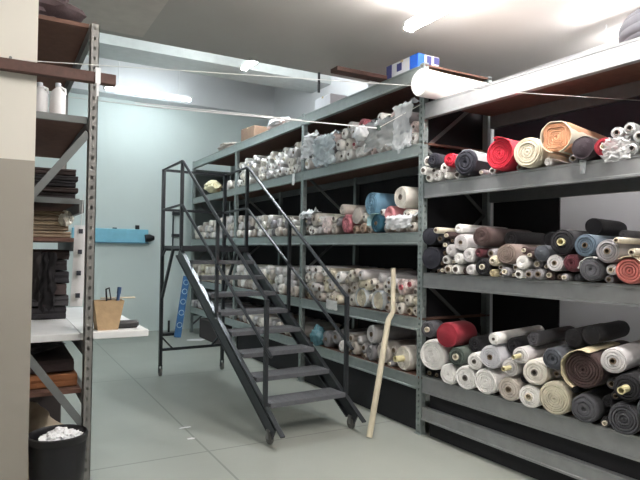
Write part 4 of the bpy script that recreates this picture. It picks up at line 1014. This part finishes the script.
sheet('hanging_film', near_pt(1.80,-.09,2.235), .16, .14, 14, film('silver_film', (214,216,216), .3), 'crinkled silver plastic film hanging around the tube ends at the upper right', 'plastic film', .06, 20, AR)
sheet('plastic_strip', near_pt(1.53,-.012,2.19), .04, .13, 16, M_FILM, 'narrow clear plastic strip hanging over the upper shelf edge by the plum bundle', 'strip', .02, 8, AR)

def wrap(lab, c, a0, a1, gap, x0, x1, name='wrapper', flare=0.0):
    """loose cloth sheet around part of a roll, a child of that roll"""
    o = ROLLS[lab]; r = max(v.co.y for v in o.data.vertices)
    m = MB(); n, k = 26, 8; vs = []
    for lay in (0, .004):
        for i in range(k+1):
            x = x0+(x1-x0)*i/k
            for j in range(n+1):
                t = a0+(a1-a0)*j/n
                q = r+gap+lay+flare*(1-i/k)*abs(math.sin(j*.9))+.006*noise.noise((i*.8, j*.5, r*50))
                vs.append((x+.01*noise.noise((j*.6, 3, r*20)) if i == 0 else x, q*math.sin(t), q*math.cos(t)))
    N = (k+1)*(n+1); fs = []
    for i in range(k):
        for j in range(n):
            A = i*(n+1)+j; fs += [(A,A+1,A+n+2,A+n+1), (N+A,N+A+n+1,N+A+n+2,N+A+1)]
    for j in range(n): fs += [(j,N+j,N+j+1,j+1)]
    w = m.add(vs, fs).build(name, fab(c) if isinstance(c, str) else c, o, smooth=50)
    return w
def lb(s): return next(k for k in ROLLS if s in k)
wrap(lb('huge dark brown roll'), 'beige', -.4, 2.7, .004, -.03, .5)['label'] = 'loose beige wrapper'
wrap(lb('big peach square'), 'cream', -2.9, 3.0, .004, -.012, .55)['label'] = 'cream cloth wrapper'
wrap(lb('large black-navy roll in clear film'), M_FILM, -1.5, 2.8, .003, .03, .5, 'film_wrapper')['label'] = 'clear film wrapper'
wrap(lb('dark grey six sided'), 'white', -.5, 1.5, .004, .005, .4)['label'] = 'white wrapper'
wrap(lb('coral pink roll'), 'tan', -.9, .7, .003, -.02, .4)['label'] = 'crumpled beige lining'
wrap(lb('teal lined open roll'), mat('cyan_flap', (178,214,218), .6), -.3, 1.8, .003, -.04, .3, 'flap')['label'] = 'pale cyan flap'
wrap(lb('large bright red roll'), 'red', -2.0, .3, .004, -.03, .4, 'outer_layer')
wrap(lb('cream roll in clear film at the deck, left'), M_FILM, -2.6, 2.6, .003, -.01, .4, 'film_wrapper')
wrap(lb('cream roll in clear film at the deck, right'), M_FILM, -2.6, 2.6, .003, -.01, .4, 'film_wrapper')

# ------------------------------------------------------------ things on top of the racks
ob = MB()
o = roll(near_pt(.175,-.19,2.824+.118), AR, .118, .9, 'white', 'wrap', 'big white plastic wrapped bale lying on top of the near rack', None, 900)
def carton(name, loc, w, d, h, rz, m, label, bands=()):
    t = root(name, label, 'box', loc, rz)
    MB().bevbox(-w/2,w/2,-d/2,d/2,0,h,.004).build('box_body', m, t)
    MB().box(-w/2-.001,w/2+.001,-.02,.02,h-.02,h+.002).build('tape', mat('tape', (196,178,140), .4), t)
    for (x0,x1,y0,y1,z0,z1,cm) in bands: MB().box(x0,x1,y0,y1,z0,z1).build('printed_panel', cm, t)
    return t
M_BLUE = mat('print_blue', (44,104,214), .5); M_NAVYP = mat('print_navy', (66,70,128), .5); M_BOXW = mat('white_board', (226,228,234), .6)
carton('carton', (3.29,4.16,3.170), .24, .46, .12, 0, M_BOXW, 'white and blue printed carton on top of the rack row above the shared post', [
  (-.124,-.119,-.23,-.12,.0,.119,M_BLUE), (-.124,-.119,.00,.07,.03,.10,M_NAVYP), (-.124,-.119,.15,.23,.0,.119,M_NAVYP),
  (-.122,-.05,-.234,-.229,.0,.119,M_BLUE), (-.02,.03,-.234,-.229,.02,.11,M_NAVYP), (.06,.119,-.234,-.229,.05,.11,M_NAVYP)])
carton('carton', (3.36,4.68,3.170), .28, .20, .085, 0, M_BOXW, 'small plain white carton on top of the rack beside the printed carton')
carton('carton', (3.36,5.72,3.170), .26, .36, .15, 0, M_BOXW, 'white carton standing on top of the rack near the middle post')
carton('carton', (3.40,7.98,3.170), .36, .42, .20, .1, M_CARD, 'brown cardboard carton on top of the rack at the far bay')
blob('white_bag', (3.33,7.0,3.17), (.36,.62,.17), 9, M_BAGW, 'white plastic bag lying on top of the rack right of the brown carton', 'bag', .25)
blob('grey_bundle', (3.33,9.0,3.17), (.34,.7,.16), 13, mat('cloth_greige', COL['greige']), 'grey cloth bundle on top of the rack at the far end', 'bundle', .3)
MB().bevbox(2.62,3.85,4.38,4.50,3.168,3.206,.003).build('wooden_plank', M_WOOD)
tag(bpy.data.objects['wooden_plank'], 'brown wooden plank lying on top of the rack and sticking out into the aisle', 'plank')
ty = root('tyre', 'dark grey ridged round tyre lying on top of the near rack', 'tyre', near_pt(1.90,.36,2.8225), AR)
tp = []
for i in range(25):
    a = math.pi*2*i/24; tp.append((.22+.075*math.cos(a)*(1.0 if abs(math.sin(a*4)) < .8 else .95), .075+.0749*math.sin(a)))
tl = []
for i in range(49):
    a = math.pi*2*i/48; rr = 1.0 if i % 4 else .93; tl.append((.215+.10*rr*math.cos(a), .118+.118*math.sin(a)*(1 if i % 4 else .96)))
MB().lathe(tl, n=40).build('tread', mat('tyre_rubber', (72,72,78), .7), ty, smooth=35)
MB().lathe([(.10,.07),(.118,.07),(.118,.16),(.10,.16),(.10,.07)], n=32).build('rim', M_BLACKP, ty, smooth=35)

# ------------------------------------------------------------ rolling stairs
AS = R(3.5)
st = root('rolling_stairs', 'dark grey steel warehouse stairs on casters with handrails and a platform', 'stairs', (1.775,7.036,0), AS)
W = .78
def P(b, s, z): return (b, -s, z)
PZ = 1.58
MB().box(-.0,W,-.70,.03,PZ-.035,PZ).box(-.015,W+.015,-.715,-.68,PZ-.06,PZ+.004).box(-.015,W+.015,.02,.045,PZ-.06,PZ+.004).build('platform', M_STAIR, st)
SL = .6175
for k in range(8):
    s, z = 2.78-.26*k, .30+.16*k
    m = MB().box(.02,W-.02,-s,-s+.235,z-.028,z)
    for q in range(6): m.box(.03,W-.03,-s+.015+q*.036,-s+.033+q*.036,z,z+.004)
    m.box(.02,W-.02,-s-.004,-s+.006,z-.036,z+.002).build('step', M_TREAD, st)
for x in (-.012, W+.012):
    a, b = P(x,.56,1.55), P(x,3.0,.075)
    m = MB(); m.bar(P(x,.60,1.50), P(x,2.90,.085), .014, .10)
    sg = 1 if x < 0 else -1
    m.bar(P(x+sg*.008,.66,1.535), P(x+sg*.008,3.03,.105), .040, .012); m.bar(P(x+sg*.008,.52,1.47), P(x+sg*.008,2.79,.095), .040, .012)
    m.build('stringer', M_STAIR, st)
    xr = x
    MB().path([P(xr,0,2.50),P(xr,.0001,2.51),P(xr,.66,2.535),P(xr,.70,2.52),P(xr,2.76,1.13)], .017, 8).build('handrail', M_STAIR, st, smooth=40)
    MB().path([P(xr,0,2.02),P(xr,.66,2.045),P(xr,.70,2.03),P(xr,2.84,.69)], .015, 8).build('mid_rail', M_STAIR, st, smooth=40)
    MB().bar(P(xr,2.745,.28), P(xr,2.745,1.145), .032, .032, (0,1,0)).build('rail_post', M_STAIR, st)
    MB().bar(P(xr,.665,PZ-.03), P(xr,.665,2.535), .034, .034, (0,1,0)).build('rail_post', M_STAIR, st)
    MB().bar(P(xr,1.70,.92), P(xr,1.70,1.845), .03, .03, (0,1,0)).build('rail_post', M_STAIR, st)
    lg = MB().bar(P(xr,0,.13), P(xr,0,2.515), .038, .038, (0,1,0)).build('leg', M_STAIR, st)
    MB().bar(P(xr,.02,.95), P(xr,.40,PZ-.04), .03, .03, (1,0,0)).build('brace', M_STAIR, st)
    MB().bar(P(xr,.02,1.46), P(xr,.12,PZ-.04), .02, .02, (1,0,0)).build('brace', M_STAIR, st)
    for s, z, top in ((0,.05,.13),(2.83,.05,.11)):
        c = MB().box(xr-.022,xr-.016,-s-.018,-s+.018,.04,top).box(xr+.016,xr+.022,-s-.018,-s+.018,.04,top).box(xr-.022,xr+.022,-s-.02,-s+.02,top-.01,top+.004).build('caster', M_CHROME if s else M_STAIR, st)
        MB().prism([(math.cos(t*math.pi/8)*.046-s, math.sin(t*math.pi/8)*.046+.046) for t in range(16)], 'x', xr-.013, xr+.013).build('wheel', M_RUBBER, c)
for z in (2.505, 2.02): MB().bar(P(0,0,z), P(W,0,z), .03, .03).build('back_rail', M_STAIR, st)
MB().bar(P(0,0,.318), P(W,0,.318), .03, .032).build('cross_bar', M_STAIR, st)
for x0, x1 in ((0,.13),(W,W-.13)): MB().bar(P(x0,0,.47), P(x1,0,.33), .018, .022, (0,1,0)).build('gusset', M_STAIR, st)

# ------------------------------------------------------------ aisle things
tb = MB().path([(2.737,3.975,.003),(2.86,4.03,.42),(3.02,4.115,.945),(3.075,4.12,1.02),(3.088,4.14,1.405)], [.026,.026,.0255,.022,.021], 14).build('cardboard_tube', mat('tube_ivory', (205,196,172), .65, 0, .07, 15), None, smooth=40)
tag(tb, 'long ivory cardboard tube, creased near its top, leaning on the rack beside the stairs', 'tube')
sheet('torn_flap', (3.045,4.095,.985), .05, .09, 41, M_TUBE, '', '', .02, 6, parent=None) if 0 else None
def pole_pair():
    t = root('hanging_rail', 'thin white double rail hung on cords across the aisle below the back tube light', 'rail')
    a, b = Vector((1.0,4.75,2.72)), Vector((3.02,4.30,2.66))
    MB().path([(.93,4.62,2.67),(2.98,4.27,2.668)], .006, 8).build('rail_tube', M_WHITEP, t, smooth=40)
    MB().path([(.93,4.66,2.70),(2.3,4.44,2.688)], .0045, 8).build('rail_tube', M_WHITEP, t, smooth=40)
    MB().box(2.98,3.01,4.25,4.28,2.65,2.69).build('end_clip', mat('clip_green', (60,76,70), .5), t)
    MB().path([(2.995,4.265,2.67),(XF-.006,3.875,2.82)], .003, 6).build('cord', M_STRING, t)
    MB().path([(.94,4.622,2.672),(.44,4.606,2.66)], .003, 6).build('cord', M_STRING, t)
    return t
pole_pair()
p0, p1 = Vector((.035,2.795,2.352)), Vector((3.80,2.328,2.604))
sp = []
for i in range(21):
    f = i/20; q = p0.lerp(p1, f); q.z -= .0*math.sin(math.pi*f); sp.append(q)
tag(MB().path(sp, .0021, 6).build('clothes_line', M_STRING), 'white string stretched from the cream pillar across the aisle to the near rack', 'string')
bt = root('wooden_batten', 'dark brown wooden batten fixed across the cream pillar, sticking out past it', 'batten')
MB().bevbox(-.5,.464,2.757,2.797,2.298,2.346,.002).build('strip', M_WOOD, bt)
MB().box(.374,.396,2.752,2.802,2.292,2.365).box(.38,.39,2.752,2.756,2.235,2.292).build('tie', M_WHITEP, bt)
MB().path([(.035,2.801,2.352),(.035,2.775,2.356)], .006, 8).build('nail', M_STEELD, bt)
MB().path([(.405,3.09,2.18),(.405,3.07,2.44)], .003, 6).build('cord', M_STRING, bt) if 0 else None
tag(MB().box(3.03,3.05,5.46,5.48,3.28,SOFFIT-.0).build('hanging_strap', M_BLACKP), 'short black strap hanging from the edge of the near ceiling', 'strap')

# fluorescent lights
E_TUBE = glow('tube_light', (238,247,252), 26); E_TUBE2 = glow('tube_light_near', (255,249,246), 78)
M_FIX = mat('fixture_white', (230,232,232), .4)
def light(loc, L, rz, label, em, up=.0, n=1, r=.016):
    t = root('fluorescent_light', label, 'light', loc, rz)
    MB().bevbox(-L/2-.03,L/2+.03,-.022,.022,-.03,.02,.004).build('housing', M_FIX, t)
    if up:
        for x in (-L*.35,L*.35): MB().path([(x,0,.018),(x,0,up)], .006, 6).build('hanger', M_FIX, t)
    for k in range(n):
        y = (k-(n-1)/2)*.05
        MB().path([(-L/2,y,-.048),(L/2,y,-.048)], r, 12).build('tube', em, t, smooth=40)
    for s in (-1,1): MB().box(s*L/2-.015,s*L/2+.015,-.04,.04,-.07,-.018).build('lamp_holder', M_FIX, t)
    return t
light((2.23,10.0,4.235), 1.45, 0, 'long bright tube light hanging before the white beam of the teal back wall', E_TUBE, n=2, up=.76)
light((3.04,7.1,4.19), 1.2, R(90), 'tube light glowing under the edge of the near ceiling, beyond the stairs', glow('tube_light_mid', (242,248,252), 125), n=2, up=.81)
light((2.80,3.0,3.36), 1.2, R(90), 'tube light on the near ceiling above the rack front, blown out at the top', E_TUBE2, n=2, up=.138)
light((2.72,1.5,3.36), 1.2, R(90), 'tube light on the near ceiling above the rack front, nearer than the other', E_TUBE2, n=2, up=.138)
light((.95,1.2,3.36), 1.5, R(90), 'added unseen fill tube on the near ceiling above the viewer', glow('fill_light_viewer', (255,250,246), 58), n=2, up=.125)  # added fill lamp out of view, brightens near ceiling and pillar
light((4.45,2.6,3.30), 1.2, R(90), 'added unseen fill tube in the gap behind the near rack', glow('fill_light_gap', (255,250,250), 85), n=1, up=.195)  # added lamp, lifts the right wall seen through the shelves
light((-1.2,5.2,3.464) if 0 else (-.3,7.8,4.9), 1.5, R(90), 'added unseen fill tube on the high ceiling at the left behind the pillar', glow('fill_light_high', (238,247,252), 72), n=2)  # added lamp out of view, evens the light on the far wall

# back wall things
pn = root('wall_panel', 'light blue long panel on the teal back wall with a black knob at its right end', 'panel', (1.9,YB,1.64))
MB().bevbox(-.75,.56,-.07,-.001,0,.255,.006).build('panel_body', mat('panel_blue', (134,200,222), .45), pn)
MB().box(-.75,.565,-.085,-.07,-.006,.012).build('bottom_edge', mat('panel_edge', (60,110,140), .4), pn)
MB().path([(.50,-.10,.09),(.58,-.10,.10),(.66,-.10,.10)], [.07,.07,.04], 12).build('knob', M_BLACKP, pn, smooth=40)
for x in (-.07,.33): MB().box(x,x+.07,-.05,-.02,.25,.275 if x < 0 else .33).build('bracket', M_BLACKP, pn)
wp = root('wall_conduit', 'thin dark pipe with two clamps on the back wall behind the stairs', 'pipe', (2.93,YB,1.6))
MB().path([(0,-.03,0),(0,-.03,.66)], .014, 8).build('pipe', M_STAIR, wp, smooth=40)
for z in (.2,.62): MB().box(-.02,.16,-.05,-.001,z-.03,z+.03).build('clamp', M_STAIR, wp)
bl = root('blue_plastic_strip', 'blue perforated plastic strip leaning by the end of the rack behind the stairs', 'strip', (2.78,9.95,0))
MB().bar((0,0,.0),(.22,.25,1.05),.12,.02,(0,1,0)).build('strip_body', mat('blue_plastic', (58,108,158), .4, 0, .2, 14), bl)
mm = MB()
for f in (.2,.4,.58,.75,.9):
    MB().path([(.22*f+.0+.045*math.cos(a), .25*f-.018, 1.05*f+.045*math.sin(a)) for a in [i*math.pi/6 for i in range(13)]], .007, 6).build('ring', mat('ring_pale', (180,205,225), .4), bl)
fs_ = root('floor_stand', 'small black stand with a short stick on the floor by the back wall', 'stand', (2.74,10.3,0))
MB().bevbox(-.15,.15,-.1,.1,0,.05,.01).build('foot', M_BLACKP, fs_); MB().path([(-.02,0,.05),(-.02,0,.26)], .02, 8).build('stick', M_BLACKP, fs_)
dk = root('carton', 'dark brown carton on the floor under the end of the rack behind the stairs', 'box', (3.28,9.1,0))
MB().bevbox(-.14,.3,-.55,.75,0,.33,.01).build('box_body', mat('dark_card', (62,56,56), .8), dk); MB().box(-.145,.0,-.5,.7,.33,.338).build('flap', mat('dark_card_flap', (92,86,84), .8), dk)
def scrap(name, loc, w, h, seed, label):
    m = MB(); pts = []
    n = 10
    for i in range(n):
        a = 2*math.pi*i/n; q = 1+.3*noise.noise((seed, i*.9, 0)); pts.append((w*q*math.cos(a), h*q*math.sin(a)))
    vs = [(x,y,.002+.006*abs(noise.noise((x*30,y*30,seed)))) for x,y in pts]; vs2 = [(x,y,z+.002) for x,y,z in vs]
    fs = [tuple(range(n-1,-1,-1)), tuple(range(n,2*n))]+[(i,(i+1)%n,(i+1)%n+n,i+n) for i in range(n)]
    return tag(m.add(vs+vs2, fs).build(name, M_WHITEP, None, loc=loc), label, 'paper')
scrap('paper_scrap', (2.99,9.55,0), .16, .12, 1, 'white paper sheet on the floor behind the stair legs')
scrap('paper_scrap', (1.455,4.91,0), .055, .02, 2, 'white paper scrap on the floor left of the stairs, the farther one')
scrap('paper_scrap', (1.415,4.606,0), .035, .016, 3, 'white paper scrap on the floor left of the stairs, the nearer one')

# ------------------------------------------------------------ left rack load
wt = root('worktop', 'white worktop board on the left rack reaching out into the aisle', 'worktop')
MB().bevbox(-.49,.385,3.165,4.57,1.074,1.11,.003).bevbox(.386-.002,.727,3.165,4.55,1.074,1.11,.003).build('board', mat('white_laminate', (228,230,230), .35), wt)
MB().box(-.49,.384,4.555,4.572,1.074,1.118).build('rear_edge', mat('edge_yellow', (196,188,140), .6), wt)
ldz = 1.073
for x in (LX-.01, LXL): MB().box(x-.012, x+.012, LY+.05, LY+LD, ldz-.07, ldz).build('beam', M_STEELD, lr)
bgx = root('paper_bag', 'brown kraft paper bag with tools in it on the worktop end in the aisle', 'bag', (.525,3.27,1.1105), R(4))
m = MB(); b0 = [(-.052,-.045),(.052,-.045),(.052,.045),(-.052,.045)]; b1 = [(-.075,-.05),(.082,-.05),(.09,.05),(-.07,.05)]
vs = [(x,y,0) for x,y in b0]+[(x,y,.155) for x,y in b1]+[(x*.95,y*.93,.155) for x,y in b1]+[(x*.93,y*.9,.008) for x,y in b0]
m.add(vs, [(3,2,1,0)]+[(i,(i+1)%4,(i+1)%4+4,i+4) for i in range(4)]+[(4+i,4+(i+1)%4,8+(i+1)%4,8+i) for i in range(4)]+[(8+i,8+(i+1)%4,12+(i+1)%4,12+i) for i in range(4)]+[(12,13,14,15)]).build('bag_body', M_KRAFT, bgx)
sc = root('scissors', 'black handled scissors standing in the kraft paper bag', 'scissors', (.525,3.27,1.12))
mm = MB()
mm.path([(-.005,0,.03),(.0,0,.15),(-.004,0,.205),(.012,0,.212),(.022,0,.15),(.0,0,.15)], .005, 6); mm.build('handle', M_BLACKP, sc)
tag(MB().path([(.57,3.275,1.13),(.588,3.275,1.30)], .009, 8).path([(.588,3.275,1.30),(.592,3.275,1.335)], .011, 8).build('marker_pen', mat('pen_blue', (58,84,120), .4)), 'blue marker pen standing in the kraft paper bag', 'pen')
tag(MB().path([(.50,3.30,1.275),(.685,3.33,1.272)], .005, 6).build('wooden_stick', M_TUBE), 'thin wooden stick lying across the mouth of the kraft paper bag', 'stick')
bk = root('black_cylinder', 'short black cylinder lying on the worktop corner beside the paper bag', 'cylinder', (.632,3.265,1.1105+.0225))
MB().path([(-.06,0,0),(-.056,0,0),(.05,0,0),(.056,0,0)], [.018,.022,.022,.018], 14).build('barrel', M_BLACKP, bk, smooth=40)
MB().path([(.056,0,0),(.062,0,0)], .012, 12).build('end_cap', M_STAIR, bk)
ss = root('sample_strip', 'white hanging strip with four dark square swatches behind the left rack post', 'strip', (.392,3.30,1.235), R(0))
sm = MB(); N = 12; vs = []
for i in range(N+1):
    f = i/N; z = .432*f; dx = -.02*(1-f)**2
    vs += [(-.034+dx*.6, .01*math.sin(f*5), z), (.033+dx, .01*math.sin(f*5), z)]
vs += [(x, y+.003, z) for x,y,z in vs]; K = 2*(N+1); fs = []
for i in range(N):
    a = 2*i; fs += [(a,a+1,a+3,a+2),(K+a,K+a+2,K+a+3,K+a+1),(a,a+2,K+a+2,K+a),(a+1,K+a+1,K+a+3,a+3)]
sm.add(vs, fs).build('strip_body', M_WHITEP, ss)
for z in (.40,.29,.177,.058): MB().box(-.011-.010*(1-z/.43),.009-.010*(1-z/.43),-.014+.0*z,.012,z-.012,z+.012).build('swatch', mat('swatch_dark', (60,62,72), .7), ss)
MB().path([(.0,.004,.43),(.01,.004,.60)], .002, 6).build('cord', M_STRING, ss)
# jugs on the second shelf
def jug(loc, h, r, label):
    t = root('plastic_jug', label, 'jug', loc)
    MB().lathe([(0,0),(r*.92,0),(r,.012),(r,h*.68),(r*.8,h*.78),(r*.32,h*.88),(r*.32,h*.95)], n=20).build('body', mat('jug_white', (240,241,242), .25), t, smooth=40)
    MB().lathe([(r*.36,h*.90),(r*.36,h),(0,h)], n=14).build('cap', mat('jug_cap', (200,205,212), .35), t, smooth=40)
    MB().path([(r*.3,0,h*.9),(r*.85,0,h*.86),(r*.9,0,h*.72)], .008, 6).build('handle', mat('jug_white', (240,241,242)), t)
    return t
jug((.182,3.36,2.2155), .20, .042, 'white plastic jug half hidden by the pillar on the left rack')
jug((.268,3.34,2.2155), .205, .040, 'white plastic jug with grey cap on the left rack, right of another jug')
tag(MB().path([(.31,3.33,2.232),(.36,3.42,2.228)], .014, 10).build('thread_spool', mat('spool_grey', (190,190,188), .6)), 'small grey spool lying beside the white jugs', 'spool')
blob('crumpled_paper', (.345,3.36,2.2155), (.05,.06,.045), 6, mat('paper_grey', (182,176,168), .8), 'small crumpled paper ball at the shelf corner by the left post', 'paper', .25, sub=3)
# folded cloths
def folded(loc, w, d, h, c, label, group, seed, rz=0, fuzz=.012):
    m = MB(); n = 12; g = random.Random(seed)
    prof = [(-d/2,h*.1),(-d/2-.0,h*.35),(-d/2+.004,h*.5),(-d/2-.002,h*.72),(-d/2+.01,h),(d/2-.01,h),(d/2,h*.5),(d/2-.01,0),(-d/2+.012,0)]
    vs = []; fs = []; k = len(prof)
    for i in range(n+1):
        x = -w/2+w*i/n
        for (y, z) in prof: vs.append((x+.004*noise.noise((z*40,y*9,seed)), y+fuzz*noise.noise((x*7,seed*3.3,z*30)), max(0, z*(1+.10*noise.noise((x*6,y*6,seed+5))))))
    for i in range(n):
        for j in range(k): fs.append((i*k+j, i*k+(j+1)%k, (i+1)*k+(j+1)%k, (i+1)*k+j))
    fs += [tuple(range(k)), tuple(range((n+1)*k-1, n*k-1, -1))]
    o = m.add(vs, fs).build('folded_cloth', mat('folded_'+str(c), c, .9, 0, .12, 14, .2, 120), None, smooth=45, loc=loc, rotz=rz)
    return tag(o, label, 'folded cloth', group)
DK = [(48,44,46),(62,52,50),(40,38,42),(58,56,58),(70,58,56),(46,44,48)]
BRN = [(150,134,112),(136,120,100),(158,142,118),(128,112,94),(146,130,106),(160,142,112)]
words = ['lowest','second','third','fourth','fifth','topmost']
z = 1.816
for i in range(5):
    h = (.034,.028,.032,.026,.034)[i]
    folded((.10+.012*(i % 2),3.70,z), .56, .46, h, DK[i], f'dark folded cloth in the stack on the left rack, {words[i] if i < 4 else "topmost"} of five', 'dark folded cloths on the left rack', i+1); z += h*1.11
z = 1.601
for i in range(5):
    h = (.036,.026,.022,.028,.022)[i]
    folded((.085-.01*(i % 3),3.72,z), .55, .48, h, BRN[i], f'brown folded cloth in the stack below the dark ones, {words[i] if i < 4 else "topmost"} of five', 'brown folded cloths on the left rack', i+11); z += h*1.11
blob('printed_bag', (.332,3.50,1.665), (.085,.10,.10), 3, mat('bag_spots', (214,212,200), .5, 0, .6, 40), 'white plastic bag with dark print hanging beside the brown cloth stack', 'bag', .3, sub=3)
MB().path([(.352,3.50,1.78),(.36,3.5,1.81)], .003, 6).build('bag_handle', M_WHITEP, None) if 0 else None
z = 1.1115
for i in range(6):
    h = (.07,.06,.065,.07,.06,.06)[i]
    folded((.10+.012*(i % 2),4.1,z), .56, .55, h, DK[(i+2) % 6], f'dark folded cloth in the tall stack on the white worktop, {words[i]} of six', 'dark folded cloths on the worktop', i+31); z += h*1.11
for i, (x, y, c) in enumerate(((.24,3.30,(34,32,35)),(.20,3.42,(60,56,56)),(.17,3.54,(44,42,46)))):
    sheet('hanging_cloth', (x,y,1.52), (.08,.12,.14)[i], .30-.05*i, 50+i, mat('hang_'+str(i), c, .9), ('black cloth strip hanging above the worktop, nearest the aisle','grey cloth strip hanging above the worktop, behind the black one','dark grey cloth strip hanging above the worktop, deepest one')[i], 'cloth', .04, 10, R(60))
# lower shelf load and bin
z = .831
folded((.08,3.53,z), .60, .62, .06, (132,84,50), 'orange brown folded cloth on the shelf below the worktop', None, 61)
folded((.08,3.55,z+.068), .58, .55, .06, (54,42,42), 'dark brown folded cloth on top of the orange brown one below the worktop', None, 62)
blob('dark_bundle', (.12,3.56,.972), (.44,.46,.075), 17, mat('cloth_black', COL['black']), 'black cloth bundle topmost below the worktop', 'bundle', .3)
carton('carton', (.04,4.22,.151), .68, .40, .60, 0, mat('dark_card', (62,56,56), .8), 'dark carton at the back of the lowest shelf of the left rack')
carton('carton', (.04,4.25,.831), .68, .40, .20, 0, mat('dark_card', (62,56,56), .8), 'dark carton behind the folded cloths below the worktop')
blob('beige_bundle', (.10,3.64,.151), (.62,.62,.56), 19, mat('cloth_beige_dull', (168,156,136), .9, 0, .1, 12, .2, 90), 'beige cloth heap on the lowest shelf behind the black bin', 'bundle', .2)
blob('dark_bundle', (0.0,3.44,2.702), (.74,.56,.32), 23, mat('folded_top', (84,70,72), .9, 0, .12, 12, .2, 90), 'dusky cloth bundle on the top board of the left rack', 'bundle', .3)
bn = root('waste_bin', 'black round waste bin between the pillar and the left rack post, filled with white scraps', 'bin', (.268,2.925,.0))
BR, BH = .128, .69
MB().lathe([(0,0),(BR*.72,0),(BR*.74,.01),(BR*.97,BH-.03),(BR*.94,BH-.02),(BR*.70,.015),(0,.015)], n=28).build('bin_body', M_BLACKP, bn, smooth=40)
MB().lathe([(BR*.93,BH-.03),(BR*1.0,BH-.035),(BR*1.03,BH-.02),(BR*1.03,BH-.004),(BR*.97,BH),(BR*.93,BH-.008),(BR*.93,BH-.03)], n=28).build('rim', M_BLACKP, bn, smooth=40)
def tuft(loc, w, seed, label):
    o = blob('crumpled_film', loc, (w,w*.9,.07), seed, M_BAGW, label, 'scrap', .5, 2.4, sub=4); return o
tuft((.235,2.89,.635), .115, 71, 'crumpled white scrap in the black bin, left one')
tuft((.315,2.90,.635), .11, 73, 'crumpled white scrap in the black bin, right one')
tuft((.275,2.975,.632), .12, 75, 'crumpled white scrap in the black bin, rear one')
blob('scrap_fill', (.275,2.925,.02), (.17,.17,.62), 77, M_BAGW, 'white scraps filling the black bin below the loose ones', 'scrap', .1, sub=3)

# ------------------------------------------------------------ camera, world, view
def camera():
    cd = bpy.data.cameras.new('camera'); co = bpy.data.objects.new('camera', cd); C.objects.link(co)
    pitch, roll_, yaw, f = R(1.06), R(.82), R(29.4), 574.0
    fw = Vector((math.sin(yaw)*math.cos(pitch), math.cos(yaw)*math.cos(pitch), math.sin(pitch)))
    rt = Vector((math.cos(yaw), -math.sin(yaw), 0)); up = rt.cross(fw)
    c, s = math.cos(roll_), math.sin(roll_); r2 = rt*c+up*s; u2 = up*c-rt*s
    M = Matrix((r2, u2, -fw)).transposed().to_4x4(); M.translation = (0,0,1.55); co.matrix_world = M
    cd.sensor_fit = 'HORIZONTAL'; cd.sensor_width = 36; cd.lens = f*36/640; cd.clip_start = .02
    bpy.context.scene.camera = co
camera()
w = bpy.data.worlds.new('world'); bpy.context.scene.world = w; w.use_nodes = True
w.node_tree.nodes['Background'].inputs[0].default_value = (.8,.9,1,1); w.node_tree.nodes['Background'].inputs[1].default_value = .02
sc_ = bpy.context.scene
sc_.view_settings.view_transform = 'Standard'; sc_.view_settings.look = 'None'; sc_.view_settings.gamma = 1; sc_.view_settings.use_curve_mapping = False
sc_.view_settings.exposure = 1.2
